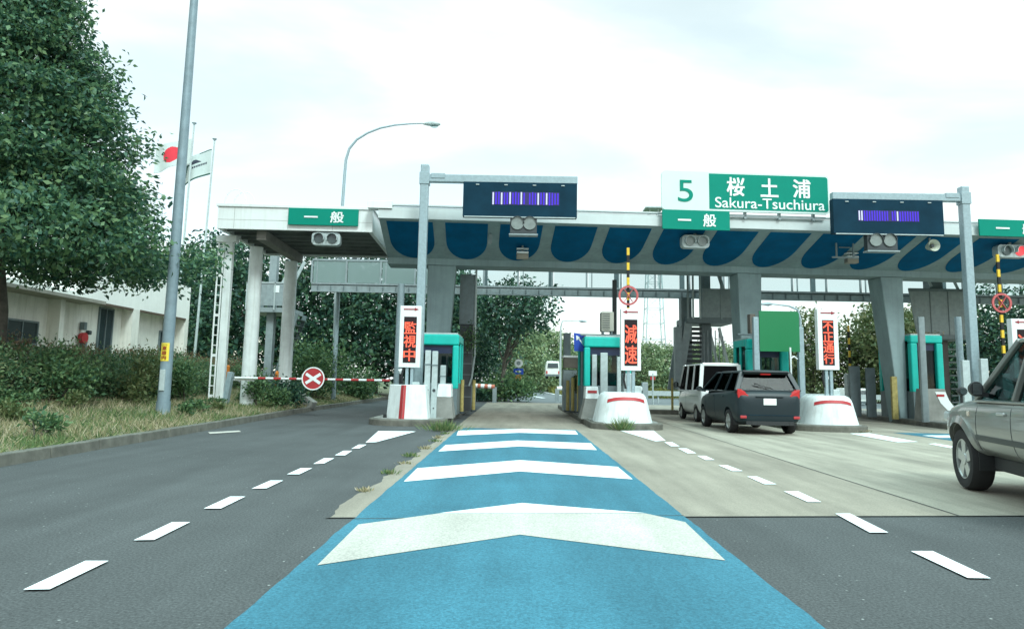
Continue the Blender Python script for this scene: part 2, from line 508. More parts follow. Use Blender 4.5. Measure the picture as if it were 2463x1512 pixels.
# ------------------------------------------------------------------ the setting: ground, road, markings
ASPH = ground_mat('asphalt', (0.074, 0.077, 0.078), 0.16, 0.55, 55.0, speck=1.0, patch=0.12, tracks=0.07, track_x=(-4.3, -5.8, 4.6, 6.2))
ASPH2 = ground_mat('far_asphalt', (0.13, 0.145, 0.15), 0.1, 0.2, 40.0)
CONB = ground_mat('concrete_slab', (0.265, 0.232, 0.188), 0.14, 0.22, 60.0, patch=0.22, wear=(0.58, 0.25, (0.15, 0.14, 0.11)))
CONG = ground_mat('pale_concrete_slab', (0.3, 0.27, 0.22), 0.18, 0.2, 60.0, patch=0.3, wear=(0.56, 0.35, (0.17, 0.17, 0.15)))
BLUE = ground_mat('blue_lane_paint', (0.044, 0.158, 0.215), 0.14, 0.38, 62.0, tracks=0.12, track_x=(-0.8, 0.9), patch=0.16, wear=(0.58, 0.3, (0.06, 0.12, 0.14)))
MARK = ground_mat('road_marking_white', (0.8, 0.82, 0.82), 0.04, 0.06, 50.0, patch=0.06, wear=(0.63, 0.45, (0.4, 0.43, 0.43)))
MARKW = ground_mat('worn_marking_white', (0.45, 0.42, 0.375), 0.12, 0.3, 55.0, patch=0.12, wear=(0.55, 0.45, (0.33, 0.32, 0.28)))
SEAM = M('joint_filler', (0.05, 0.05, 0.045), 0.9, var=0.3, scale=6)
SOIL = M('verge_soil', (0.16, 0.16, 0.09), 0.95, var=0.45, scale=1.5, bump=0.5, bscale=8)
FIELD = M('field_green', (0.06, 0.085, 0.035), 0.95, var=0.4, scale=0.4)

flat('ground', [(-900, -60), (900, -60), (900, 1800), (-900, 1800)], -0.03, FIELD)
flat('asphalt_road', [(-7.9, -12), (60, -12), (60, 44), (30, 62), (7, 66), (-1.5, 66), (-7.9, 46)], 0.0, ASPH)
g1 = G(785, 1245); g2 = G(1075, 1040)
sl = (g2.x - g1.x) / (g2.y - g1.y)
j1, j2 = G(1878, 1105), G(2247, 1221)
sj = (j2.x - j1.x) / (j2.y - j1.y)
ys = G(1250, 1243).y
jx = lambda y: j1.x + sj * (y - j1.y)
qa, qb = G(785, 1246), G(2463, 1241)
yr = lambda x: qa.y + (qb.y - qa.y) * (x - qa.x) / (qb.x - qa.x)
xj = jx(ys)
ed = [(g1.x + sl * (y - ys) + rng.normal(0, .02) + .03 * math.sin(y * 2.3), y) for y in np.linspace(20, yr(g1.x) + .05, 90)]
flat('concrete_apron', [(g1.x, yr(g1.x)), (xj, yr(xj)), (jx(42.5), 42.5), (g1.x + sl * (20 - ys), 42.5)] + ed, 0.004, CONB)
flat('concrete_apron', [(xj, yr(xj)), (60, yr(60)), (60, 42.5), (jx(42.5), 42.5)], 0.0045, CONG)
flat('expansion_joint', [(xj - .012, yr(xj)), (xj + .012, yr(xj)), (jx(42) + .012, 42), (jx(42) - .012, 42)], 0.0075, SEAM)
flat('expansion_joint', [(g1.x, yr(g1.x) - .018), (60, yr(60) - .018), (60, yr(60) + .014), (g1.x, yr(g1.x) + .014)], 0.0082, SEAM)
# drive-through slabs: darker joints across the lane and slab
bl0, bl1 = G(545, 1510), G(1100, 1034)
br0, br1 = G(1980, 1510), G(1386, 1034)
def ext(a, b, y):
    return (a.x + (b.x - a.x) * (y - a.y) / (b.y - a.y), y)
def ragged(a, b, y0, y1, amp=.007):
    ys_ = np.linspace(y0, y1, 160)
    return [(ext(a, b, y)[0] + rng.normal(0, amp * .5) + amp * math.sin(y * 5.1) * .6, y) for y in ys_]
flat('blue_lane', ragged(br0, br1, -4, br1.y) + [(x_, br1.y + rng.normal(0, .02)) for x_ in np.linspace(br1.x, bl1.x, 30)[1:-1]] + ragged(bl0, bl1, bl1.y, -4), 0.009, BLUE)
flat('blue_lane', [(10.6, 7.0), (13.5, 7.0), (13.45, 20.2), (10.65, 20.2)], 0.009, BLUE)
def Z5(x, y):
    return ((900 + x / 2.463) / 1.1904, (1200 + y / 2.463) / 1.1904)
flat('expansion_joint', [(ext(bl0, bl1, yr(-2))[0], yr(-2) - .006), (ext(br0, br1, yr(2))[0], yr(2) - .006), (ext(br0, br1, yr(2))[0], yr(2) + .012), (ext(bl0, bl1, yr(-2))[0], yr(-2) + .012)], 0.011, SEAM)
chev = [
    [(1015, 82), (1470, 70), (1840, 82), (1860, 110), (1440, 97), (1003, 117)],
    [(925, 185), (1430, 152), (1950, 172), (1992, 220), (1445, 194), (875, 230)],
    [(725, 350), (1450, 292), (2140, 340), (2245, 428), (1450, 372), (630, 445)],
]
for c in chev:
    flat('chevron_marking', [G(*Z5(*p)) for p in c], 0.013, MARK)
seam_v = (1200 + 671 / 2.463) / 1.1904
c4 = [Z5(310, 750), Z5(880, 671), (1647, seam_v + 12), (1648, 1258), (1745, 1351), Z5(1450, 822), Z5(20, 1040)]
flat('chevron_marking', [G(*Z5(880, 669)), G(*Z5(1465, 597)), G(1553, seam_v - 1)], 0.013, MARK)
flat('chevron_marking', [G(*Z5(310, 750)), G(*Z5(880, 671)), G(1553, seam_v), G(1648, 1258), G(1745, 1351), G(*Z5(1450, 822)), G(*Z5(20, 1040))], 0.013, MARKW)
for yy in (12.5, 15.6, 18.4):
    flat('chevron_marking', [(10.9, yy), (12.05, yy + .3), (13.2, yy), (13.2, yy + .8), (12.05, yy + 1.1), (10.9, yy + .8)], 0.013, MARK)
dash = [
    [(55, 1422), (119, 1421), (261, 1352), (205, 1352)], [(321, 1302), (371, 1301), (457, 1258), (414, 1258)],
    [(490, 1225), (531, 1225), (590, 1196), (553, 1196)], [(605, 1177), (641, 1176), (681, 1157), (650, 1157)],
    [(690, 1142), (720, 1142), (751, 1127), (723, 1127)], [(753, 1117), (779, 1116), (804, 1103), (779, 1103)],
    [(805, 1096), (830, 1096), (847, 1085), (826, 1085)], [(845, 1080), (865, 1079), (882, 1070), (863, 1070)],
    [(2191, 1328), (2244, 1328), (2384, 1394), (2328, 1393)], [(2009, 1237), (2045, 1237), (2137, 1283), (2092, 1283)],
    [(1885, 1183), (1920, 1183), (1976, 1209), (1943, 1209)], [(1797, 1147), (1821, 1147), (1868, 1166), (1839, 1166)],
    [(1728, 1120), (1750, 1120), (1787, 1134), (1762, 1134)], [(1677, 1097), (1697, 1097), (1719, 1107), (1697, 1107)],
    [(1631, 1079), (1652, 1079), (1675, 1091), (1654, 1091)], [(1598, 1064), (1617, 1064), (1635, 1074), (1614, 1074)],
    [(2233, 1068), (2250, 1067), (2300, 1075), (2286, 1078)]]
for d in dash:
    flat('lane_dash_marking', [G(*p) for p in d], 0.0125, MARK)
for d in ([(879, 1065), (905, 1064), (1001, 1038), (910, 1037)], [(1491, 1036), (1572, 1036), (1601, 1060), (1577, 1062)], [(2043, 1043), (2091, 1042), (2209, 1063), (2159, 1064)]):
    flat('gore_marking', [G(*p) for p in d], 0.0125, MARK)
flat('edge_marking', [G(500, 1040), G(575, 1036), G(580, 1039), G(505, 1044)], 0.0125, MARKW)

# road leading away behind the plaza
def strip(name, a, b, wd, z, mat):
    a = Vector((a[0], a[1], 0)); b = Vector((b[0], b[1], 0)); n = Vector((-(b - a).y, (b - a).x, 0)).normalized() * wd / 2
    return flat(name, [a - n, b - n, b + n, a + n], z, mat)
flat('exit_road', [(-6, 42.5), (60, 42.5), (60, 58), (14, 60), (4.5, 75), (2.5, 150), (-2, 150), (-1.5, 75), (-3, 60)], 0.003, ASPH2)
strip('edge_marking', G(1262, 933)[:2], G(1350, 951)[:2], 0.35, 0.012, MARK)
strip('edge_marking', G(1284, 953)[:2], G(1308, 957)[:2], 0.3, 0.012, MARK)
# left kerb and verge
KB = [(-6.75, -12), (-6.75, 4), (-6.75, 9.3), (-7.0, 15.9), (-7.3, 21), (-7.6, 27.4), (-7.7, 36), (-7.9, 46)]
mb = MB()
for i in range(len(KB) - 1):
    (xa, ya), (xb, yb) = KB[i], KB[i + 1]
    n = max(1, int((yb - ya) / 1.2))
    for k in range(n):
        t0, t1 = k / n, (k + 0.988) / n
        x0, y0 = xa + (xb - xa) * t0, ya + (yb - ya) * t0
        x1, y1 = xa + (xb - xa) * t1, ya + (yb - ya) * t1
        h = 0.16 + rng.uniform(-.008, .008)
        mb.hexa([(x0 - .2, y0, -.05), (x0, y0, -.05), (x1, y1, -.05), (x1 - .2, y1, -.05), (x0 - .2, y0, h), (x0 - .025, y0, h), (x1 - .025, y1, h), (x1 - .2, y1, h)])
struct(mb.build('kerb', CONCD, bevel=0.015))
def kx(y):
    return float(np.interp(y, [k[1] for k in KB], [k[0] for k in KB]))
def vz(x, y):                                        # height of the verge
    d = max(0.0, kx(y) - 0.19 - x)
    return 0.13 + 0.14 * min(d, 4.6) + 0.004 * max(0, d - 4.6) + 0.05 * math.sin(x * 1.3 + y * .7) * min(1, d)
mb = MB(); xs = [0, .4, 1, 1.8, 2.6, 3.6, 4.6, 6, 9, 14, 25, 60]; yy = list(np.arange(-12, 62, 1.5))
for y in yy:
    for d in xs:
        x = kx(y) - .19 - d
        mb.v.append((x, y, vz(x, y)))
nx = len(xs)
for j in range(len(yy) - 1):
    for i in range(nx - 1):
        mb.f.append((j * nx + i, (j + 1) * nx + i, (j + 1) * nx + i + 1, j * nx + i + 1)); mb.m.append(0)
struct(mb.build('verge_ground', SOIL, smooth=True))

GRASS = leaf_mat('dry_grass', [(0.1, 0.15, 0.06), (0.24, 0.24, 0.11), (0.4, 0.34, 0.2), (0.5, 0.42, 0.28), (0.55, 0.46, 0.34)], 0.8, 0.3)
GRASSG = leaf_mat('green_grass', [(0.06, 0.13, 0.05), (0.11, 0.19, 0.07), (0.2, 0.26, 0.1), (0.3, 0.29, 0.15)], 0.8, 0.3)
def blades(name, pts, h, mat, wd=0.012, lean=0.35):
    n = len(pts)
    D = unit(np.stack([rng.normal(0, lean, n), rng.normal(0, lean, n), np.ones(n)], 1))
    A = rng.normal(0, 1, (n, 3)); Sd = unit(np.cross(D, A)); Nn = np.cross(Sd, D)
    Ln = rng.uniform(h[0], h[1], n)
    return quads(name, pts, D, Sd, Nn, Ln, np.full(n, wd) * rng.uniform(.7, 1.5, n), mat, None, 0.05)
n = 90000
ty = 2 + 40 * rng.random(n) ** 1.1
td = rng.random(n) ** 1.25 * 4.6
pts = np.array([(kx(y) - .2 - d, y, 0) for y, d in zip(ty, td)])
clump = np.sin(pts[:, 0] * 2.3 + 1) + np.sin(pts[:, 1] * 1.7) + np.sin(pts[:, 0] * 5 + pts[:, 1] * 4)
pts[:, 2] = [vz(p[0], p[1]) - .01 for p in pts]
keep = (clump > -0.7) | (rng.random(n) < 0.5)
gp = pts[keep]; dd = td[keep]
pat = np.sin(gp[:, 0] * 1.9 + 2) * np.sin(gp[:, 1] * .83 + gp[:, 0] * .6) + .5 * np.sin(gp[:, 1] * 2.6 + 1)
tall = rng.random(len(gp)) < np.clip(.55 + .55 * pat, .08, .95)
struct(blades('dry_grass', gp[tall], (0.07, 0.27), GRASS, 0.011, 0.75), 'stuff')
struct(blades('verge_grass', gp[~tall], (0.05, 0.2), GRASSG, 0.015, 0.8), 'stuff')

# ------------------------------------------------------------------ trees and hedges
LEAFN = leaf_mat('cherry_leaves', [(0.024, 0.078, 0.056), (0.042, 0.112, 0.07), (0.066, 0.15, 0.08), (0.1, 0.195, 0.088), (0.17, 0.27, 0.12)], 0.42, 0.25)
LEAFD = leaf_mat('dark_leaves', [(0.015, 0.052, 0.042), (0.027, 0.082, 0.056), (0.047, 0.115, 0.065), (0.085, 0.165, 0.078)], 0.5, 0.2)
LEAFM = leaf_mat('mid_leaves', [(0.04, 0.1, 0.055), (0.07, 0.15, 0.065), (0.115, 0.2, 0.08), (0.16, 0.245, 0.1)], 0.5, 0.25)
LEAFH = leaf_mat('hedge_leaves', [(0.045, 0.105, 0.06), (0.075, 0.15, 0.075), (0.11, 0.2, 0.09), (0.16, 0.25, 0.11), (0.2, 0.2, 0.1)], 0.5, 0.35)
LEAFP = leaf_mat('pale_leaves', [(0.05, 0.09, 0.035), (0.085, 0.125, 0.045), (0.125, 0.155, 0.06), (0.16, 0.17, 0.075)], 0.55, 0.25)
LEAFF = leaf_mat('hazed_far_leaves', [(0.11, 0.18, 0.1), (0.16, 0.24, 0.12), (0.22, 0.29, 0.14), (0.28, 0.34, 0.17)], 0.6, 0.25)  # distance haze put into the leaf colour, paler than the nearer foliage
LEAFR = leaf_mat('bronze_tips', [(0.14, 0.12, 0.06), (0.19, 0.12, 0.07), (0.22, 0.145, 0.085), (0.15, 0.175, 0.08)], 0.55, 0.25)

def limb(a, b, r0, r1, wob=0.25, n=6):
    a = Vector(a); b = Vector(b); pts = []; rad = []
    for i in range(n + 1):
        t = i / n
        p = a.lerp(b, t) + Vector(rng.normal(0, wob, 3)) * math.sin(PI * t) * 0.5
        pts.append(p); rad.append(r0 + (r1 - r0) * t)
    return pts, rad

def tree(name, label, loc, h, prof, nclump, per, size, mat, tr=0.25, spread=0.45, group=None, cat='tree', lean=(0, 0), nlimb=9, lowcut=0.35, limb_min=0.0, lobes=0.07):
    """prof: list of (height fraction, crown radius)"""
    root = thing(name, label, cat, loc, 0, group)
    zs = np.array([p[0] for p in prof]) * h; rs = np.array([p[1] for p in prof])
    cz = rng.uniform(zs[0], zs[-1], nclump * 3)
    rr = np.interp(cz, zs, rs)
    keep = rng.random(len(cz)) < (rr / rs.max()) ** 1.3 + 0.08
    cz = cz[keep][:nclump]; rr = rr[keep][:nclump]
    th = rng.uniform(0, 2 * PI, len(cz))
    q = np.sqrt(rng.random(len(cz))) ** 0.7
    q = np.where(rng.random(len(cz)) < .12, q * (1 + lobes), q)
    q = q * (1 + lobes * np.sin(cz * 3.9 + 1.3 * np.sin(th * 2.0 + 1)) + lobes * .6 * np.sin(th * 5 + cz * 1.7))
    cx = np.cos(th) * rr * q + lean[0] * cz / h; cy = np.sin(th) * rr * q + lean[1] * cz / h
    C = np.stack([cx, cy, cz], 1)
    P = []; O = []
    for c in C:
        m = int(per * rng.uniform(.6, 1.4))
        s = spread * rng.uniform(.6, 1.35)
        pp = np.clip(rng.normal(0, 1, (m, 3)), -1.7, 1.7) * np.array([s, s, s * .62]) + c
        P.append(pp); o = np.array([c[0], c[1], 0.0]); o = o / (np.linalg.norm(o) + .3)
        O.append(np.tile(o * 0.8, (m, 1)))
    P = np.concatenate(P); O = np.concatenate(O)
    lo = zs[0] - lowcut + 0.25 * np.sin(P[:, 0] * 2.1) * np.cos(P[:, 1] * 1.7) - 0.2 * rng.random(len(P)) ** 3
    ok = P[:, 2] > lo; P = P[ok]; O = O[ok]
    leaf_cloud('crown', P, O, size, mat, root)
    mb = MB()
    top = Vector((lean[0] * .8, lean[1] * .8, h * 0.8))
    p, r_ = limb((0, 0, -.4), top, tr, tr * .18, 0.22, 9)
    mb.tube(p, r_, 10)
    cand = np.where(C[:, 2] > limb_min * h)[0]
    idx = rng.choice(cand, min(nlimb, len(cand)), replace=False)
    for i in idx:
        t = min(0.9, max(0.16, (C[i][2] - 0.25 * h) / (h * .8), limb_min * .55))
        a = p[int(t * 9)]
        q_, r2 = limb(a, C[i], tr * (1 - t) * .5 + .02, .012, 0.3, 5)
        mb.tube(q_, r2, 6)
    mb.build('trunk', BARK, root, smooth=True)
    return root

# big roadside tree on the left
bt = tree('broadleaf_tree', 'large dense broadleaf tree overhanging the hedge before the white office house', (-12.4, 16.8, .75), 12.6,
     [(.225, 3.0), (.25, 3.75), (.29, 3.95), (.34, 3.3), (.41, 2.55), (.47, 2.2), (.55, 2.15), (.62, 1.85), (.72, 1.15), (.8, .7), (.92, .4), (1, .3)], 950, 105, (0.1, 0.19), LEAFN, 0.24, 0.3, nlimb=8, lowcut=0.12, limb_min=.5, lobes=.15)

def hedge(name, label, x0, x1, y0, y1, h, n, mat, top_mat=None, rag=0.12, group=None, cat='hedge', base=None):
    root = thing(name, label, cat, ((x0 + x1) / 2, (y0 + y1) / 2, 0), 0, group)
    X = rng.uniform(x0, x1, n); Y = rng.uniform(y0, y1, n)
    u = rng.random(n)
    face = rng.random(n)
    H = h * (1 + 0.1 * np.sin(Y * 1.9) + 0.07 * np.sin(Y * 4.7 + X) + 0.05 * np.sin(Y * 9.1))
    Z = np.where(face < .42, H + rng.normal(0, rag, n) - .05, u * H)
    X = np.where(face >= .42, np.where(face < .9, x1 + rng.normal(0, rag, n) - .05 + 0.12 * np.sin(Y * 2.7 + Z * 3), X), X)
    Y = np.where(face >= .9, np.where(rng.random(n) < .5, y0, y1) + rng.normal(0, rag, n), Y)
    base = np.array([vz(a, b) for a, b in zip(X, Y)])
    P = np.stack([X - (x0 + x1) / 2, Y - (y0 + y1) / 2, Z + base], 1)
    O = np.where((face < .42)[:, None], [0, 0, 1.0], [0.9, 0, .2])
    if top_mat is not None:
        tp = (face < .42) & (rng.random(n) < .8)
        leaf_cloud('new_growth', P[tp] + [0, 0, .03], O[tp], (.05, .13), top_mat, root, .45, 0, .7)
        P, O = P[~tp], O[~tp]
    leaf_cloud('foliage', P, O, (.05, .12), mat, root, .5, .1, .9)
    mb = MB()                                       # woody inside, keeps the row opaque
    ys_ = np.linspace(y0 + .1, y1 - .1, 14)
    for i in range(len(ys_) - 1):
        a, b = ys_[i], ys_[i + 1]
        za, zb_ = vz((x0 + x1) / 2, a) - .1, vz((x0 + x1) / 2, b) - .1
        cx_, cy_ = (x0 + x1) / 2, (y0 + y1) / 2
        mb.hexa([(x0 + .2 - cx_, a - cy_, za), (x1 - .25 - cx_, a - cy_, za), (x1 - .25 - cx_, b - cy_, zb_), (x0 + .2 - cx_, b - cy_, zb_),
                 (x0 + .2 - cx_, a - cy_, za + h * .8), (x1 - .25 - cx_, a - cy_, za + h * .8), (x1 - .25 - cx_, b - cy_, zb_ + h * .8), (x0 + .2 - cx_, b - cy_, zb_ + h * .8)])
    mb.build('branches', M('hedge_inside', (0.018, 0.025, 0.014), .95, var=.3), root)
    return root
hedge('hedge', 'long trimmed hedge with bronze new growth along its top, running before the white house', -13.4, -11.9, 8, 33, 1.0, 34000, LEAFH, LEAFR)
hedge('hedge', 'lower overgrown green hedge beside the dry roadside grass', -11.9, -10.6, 10, 25, .85, 28000, LEAFH, None, 0.2)

def shrub(name, label, loc, r, h, n, mat, size=(.06, .16), cat='shrub', group=None):
    root = thing(name, label, cat, loc, 0, group)
    k = max(4, int(r * 9))
    C = np.stack([rng.uniform(-r * .7, r * .7, k), rng.uniform(-r * .7, r * .7, k), rng.uniform(.15, .75, k) * h], 1)
    P = np.concatenate([c + rng.normal(0, 1, (n // k, 3)) * [r * .25, r * .25, h * .16] for c in C])
    P = P[P[:, 2] > 0]
    O = unit(P * [1, 1, .4]) * .5 + [0, 0, .3]
    leaf_cloud('foliage', P, O, size, mat, root, .45, 0.1, .8)
    mb = MB()
    for c in C:
        mb.tube([(c[0] * .2, c[1] * .2, -.05), (c[0] * .6, c[1] * .6, c[2] * .5), tuple(c)], [.018, .012, .005], 5)
    mb.build('stem', BARK, root)
    return root
def on(x, y):
    return (x, y, vz(x, y))
shrub('weed_bush', 'tall green weed bush growing against the left white column', on(-8.55, 23.9), .6, 1.05, 1700, LEAFM)
shrub('weed_bush', 'leafy weed bush between the lamp pole and the white lattice post', on(-9.5, 20.6), .75, 1.25, 2200, LEAFM)
shrub('weed_bush', 'pale yellow-green weed bush in front of the hedge beside the lamp pole', on(-9.9, 18.6), .6, 1.35, 1500, LEAFP)
shrub('weed_bush', 'dark leafy bush under the barrier arm between the two white columns', on(-8.1, 25.6), .7, 1.0, 2000, LEAFD)
shrub('weed_bush', 'weed bush rising in the middle of the hedge', on(-10.6, 16.2), .8, 1.45, 2000, LEAFM)
shrub('weed_bush', 'low weed tuft beside the left white column base', on(-7.95, 24.0), .4, .7, 900, LEAFM)
shrub('weed_bush', 'thick roadside bush behind the round crossed sign', on(-9.2, 33), 1.5, 2.6, 4200, LEAFM, (.1, .24))
shrub('weed_bush', 'bush spreading beside the left end of the toll lane kerb', on(-8.6, 38), 1.4, 1.9, 3000, LEAFM, (.1, .24))

for i in range(16):
    yy_ = 9 + 18 * (i / 15) + rng.uniform(-.5, .5); xx_ = kx(yy_) - .7 - 2.7 * rng.random()
    shrub('weed_clump', 'low green weed clump in the dry roadside grass', on(xx_, yy_), rng.uniform(.22, .42), rng.uniform(.22, .5), 420, LEAFM if i % 3 else LEAFP, (.05, .13), 'weeds', 'weed clumps in the verge')
# background trees: four built, the rest copies turned and scaled
TP = [(.12, 2.2), (.25, 3.4), (.4, 3.9), (.6, 3.5), (.8, 2.4), (.93, 1.2), (1, .3)]
tA = tree('forest_tree', 'x', (-19.5, 52, .9), 10.2, TP, 240, 34, (.22, .5), LEAFD, .24, .7, nlimb=8)
tB = tree('forest_tree', 'x', (-14, 50, .9), 10.0, [(.05, 2.6), (.2, 3.6), (.45, 3.5), (.7, 2.8), (.9, 1.5), (1, .4)], 240, 34, (.22, .5), LEAFD, .22, .7, nlimb=8)
tC = tree('forest_tree', 'x', (6, 95, 0), 8.0, [(.05, 2.6), (.3, 3.6), (.6, 3.2), (.85, 1.9), (1, .4)], 210, 32, (.3, .6), LEAFF, .2, .8, nlimb=6)
tD = tree('forest_tree', 'x', (24, 62, 0), 8.2, [(.05, 2.2), (.3, 3.0), (.6, 2.6), (.85, 1.6), (1, .35)], 200, 32, (.25, .5), LEAFP, .2, .7, nlimb=6)
def place(t, first, label, x, y, z, s, rz, sz=1.0):
    o = t if first else copy_tree(t)
    o.location = (x, y, z); o.scale = (s, s, s * sz); o.rotation_euler = (0, 0, rz)
    tag(o, label, 'tree', 'trees beyond the toll plaza')
used = set()
def put(t, label, x, y, z=0.3, s=1.0, rz=0.0, sz=1.0):
    place(t, t.name not in used, label, x, y, z, s, rz, sz); used.add(t.name)
put(tA, 'dark tree topping the skyline between the lamp pole and the right flagpole', -21.6, 50, .9, 1.0, 0)
put(tB, 'dark tree directly behind the white lattice post', -17.6, 47, .9, .98, 1)
put(tA, 'dark tree behind the left stair landing of the footbridge', -13.2, 48, .9, .95, 2.1)
put(tB, 'dark tree behind the second white column', -9.2, 47, .7, .98, 3)
put(tA, 'dark tree behind the grey balustrade at the left end of the footbridge', -5.6, 46, .3, .9, 4)
put(tB, 'dark tree behind the left concrete pillar', -4.6, 49, .2, .85, 5)
put(tA, 'tall dark tree at the left edge of the gap over the exit road', -3.7, 54, .2, .86, .8)
put(tA, 'pale topped tree just right of the white office house', -26.5, 52, .9, .9, .5)
put(tB, 'dark tree behind the roof of the white office house', -29.5, 47, .9, .85, 2.2)
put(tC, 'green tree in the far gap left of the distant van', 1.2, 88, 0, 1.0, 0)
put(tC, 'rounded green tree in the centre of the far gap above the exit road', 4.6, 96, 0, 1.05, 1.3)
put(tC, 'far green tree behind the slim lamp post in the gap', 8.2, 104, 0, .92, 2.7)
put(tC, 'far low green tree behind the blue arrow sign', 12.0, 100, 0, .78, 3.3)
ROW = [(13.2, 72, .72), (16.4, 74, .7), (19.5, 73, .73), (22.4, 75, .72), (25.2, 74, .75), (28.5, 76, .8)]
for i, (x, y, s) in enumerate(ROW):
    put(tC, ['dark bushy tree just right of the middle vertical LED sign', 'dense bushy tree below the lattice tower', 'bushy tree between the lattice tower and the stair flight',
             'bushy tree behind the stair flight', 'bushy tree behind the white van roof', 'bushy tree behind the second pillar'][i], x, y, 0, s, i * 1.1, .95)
put(tD, 'pale green tree showing right of the plain green sign', 26.0, 62, 0, 1.0, 0)
put(tD, 'pale green tree right of the third vertical LED sign', 31.0, 60, 0, 1.05, 1.4)
put(tD, 'yellow-green tree left of the third pillar', 33.5, 63, 0, 1.12, 2.5)
put(tD, 'green tree behind the third pillar', 37.0, 62, 0, 1.0, 3.1)
put(tB, 'dark tree behind the right stair tower', 29.5, 45, 0, .78, .4)
put(tA, 'dark gappy tree behind the right gantry post', 31.0, 42.5, 0, .72, 1.7)
put(tB, 'dark tree behind the rightmost vertical LED sign', 34.5, 43, 0, .78, 2.9)

# leaning tree whose crown reaches into the gap over the exit road
tree('leaning_tree', 'dark tree with a bare leaning trunk, its crown reaching into the gap', (-1.0, 44, .1), 7.6,
     [(.52, .9), (.6, 1.7), (.72, 2.1), (.87, 1.6), (1, .5)], 110, 40, (.16, .38), LEAFD, .16, .5, lean=(1.4, 0), nlimb=16)
shrub('roadside_bush', 'feathery green bush beside the far end of the middle toll lane', (-.35, 44.5, 0), 1.5, 1.75, 3800, LEAFM, (.12, .32))
shrub('roadside_bush', 'low dull bush behind the left far barrier arm', (-2.4, 43.8, 0), 1.1, 1.1, 2200, LEAFD, (.1, .24))
nn = 5200
fx = rng.uniform(2.5, 14, nn); fy = rng.uniform(60, 82, nn)
ok = fx > 4.5 - (fy - 60) * .02
struct(blades('roadside_weeds', np.stack([fx[ok] + 0, fy[ok], fx[ok] * 0], 1), (.4, 1.1), leaf_mat('far_weeds', [(.1, .14, .03), (.17, .18, .04), (.24, .2, .06)], .8, .3), .09, .4), 'stuff')

# ------------------------------------------------------------------ white office house
hs = thing('office_house', 'white flat-roofed office house with stained walls behind the hedge', 'house', (-16.2, 28, 0.85))
mb = MB(); mb.box(-9, -.45, -7.5, 6.9, -.6, 3.15)
mb.build('wall', WALLW, hs)
mb = MB(); mb.box(-9, .0, -1.8, 6.9, 3.15, 4.75); mb.box(-8, -.05, -7.5, -1.8, 3.15, 3.4)
mb.build('parapet', WALLT, hs)
for (a, b) in ((1.75, 2.3), (6.55, 6.9), (-3.0, -2.75)):
    mb = MB(); mb.box(-.45, .0, a, b, -.6, 3.15); mb.build('pier', WALLW, hs)
mb = MB(); mb.box(-1.5, .55, -7.5, -1.2, 3.02, 3.14)
mb.build('eave', M('eave_grey', (.3, .28, .24), .8, var=.2), hs)
mb = MB(); mb.box(-.05, .02, -1.0, 1.75, 3.08, 3.17); mb.box(-.05, .02, 2.3, 6.55, 3.08, 3.17)
mb.build('drip_edge', M('drip_edge_brown', (.1, .07, .05), .8), hs)
for (y0, y1, z0, z1) in ((.1, 1.0, 1.15, 3.0), (-5.0, -3.55, 1.4, 2.1), (5.0, 5.7, .0, 2.4)):
    mb = MB(); mb.box(-.5, -.42, y0, y1, z0, z1)
    wf = mb.build('window', M('window_dark', (.03, .045, .05), .2), hs)
    mb = MB(); e = .06
    mb.box(-.5, -.38, y0 - e, y0, z0 - e, z1 + e); mb.box(-.5, -.38, y1, y1 + e, z0 - e, z1 + e)
    mb.box(-.5, -.38, y0, y1, z0 - e, z0); mb.box(-.5, -.38, y0, y1, z1, z1 + e)
    mb.box(-.5, -.39, (y0 + y1) / 2 - .02, (y0 + y1) / 2 + .02, z0, z1)
    mb.build('frame', STEEL, wf)
for yy_, m_ in ((-2.6, STEEL), (2.45, WHITE), (5.2, GALV)):
    mb = MB(); mb.tube([(-.36, yy_, -.5), (-.36, yy_, 3.05)], .05, 8)
    mb.build('downpipe', m_, hs)
mb = MB(); mb.disc((-.3, -1.05, 1.75), .2, 'x', .16); mb.build('hose_reel', RED, hs)
mb = MB(); mb.box(-.42, -.25, -1.02, -.85, -.3, 1.75); mb.box(-.42, -.25, -1.12, -.95, 2.05, 2.35)
mb.build('reel_post', STEEL, hs)
mb = MB(); mb.cb((-.36, -.62, 1.98), (.14, .2, .16)); mb.build('wall_lamp', DARK, hs, bevel=.03)
mb = MB(); mb.box(-.3, .35, 2.75, 4.4, -.3, .75); mb.build('meter_box', STEELL, hs, bevel=.02)

# ------------------------------------------------------------------ lamp pole, its yellow notice, flags
lp = thing('lamp_pole', 'tall thick grey tapered lamp pole standing in the roadside grass', 'lamp pole', on(-8.35, 17))
LAMPP = M('lamp_pole_steel', (.2, .265, .3), .5, .1, var=.16, scale=5)
mb = MB(); mb.tube([(0, 0, -.3), (0, 0, 1.9), (0, 0, 14)], [.145, .132, .08], 20)
mb.build('pole', LAMPP, lp, smooth=True)
mb = MB(); mb.tube([(0, 0, -.1), (0, 0, .3)], [.165, .16], 20); mb.build('base_collar', LAMPP, lp, smooth=True)
mb = MB(); mb.box(-.06, .06, -.17, -.1, .55, 1.05); mb.build('hatch_cover', GALVL, lp, bevel=.01)
mb = MB(); mb.tube([(0, 0, 14), (.5, -.2, 14.6), (2.0, -.6, 15)], [.085, .06, .05], 10); mb.build('arm', GALV, lp, smooth=True)
yn = thing('pole_notice', 'small yellow notice with red characters wrapped on the grey lamp pole', 'notice', on(-8.35, 17))
mb = MB()
rn = [(.148 * math.sin(a), -.148 * math.cos(a)) for a in np.linspace(-.72, .72, 11)]
for z0, z1 in ((1.25, 1.68),):
    mb.loft([[(x, y, z) for z in (z0, z1)] + [(x * .93, y * .93, z) for z in (z1, z0)] for x, y in rn])
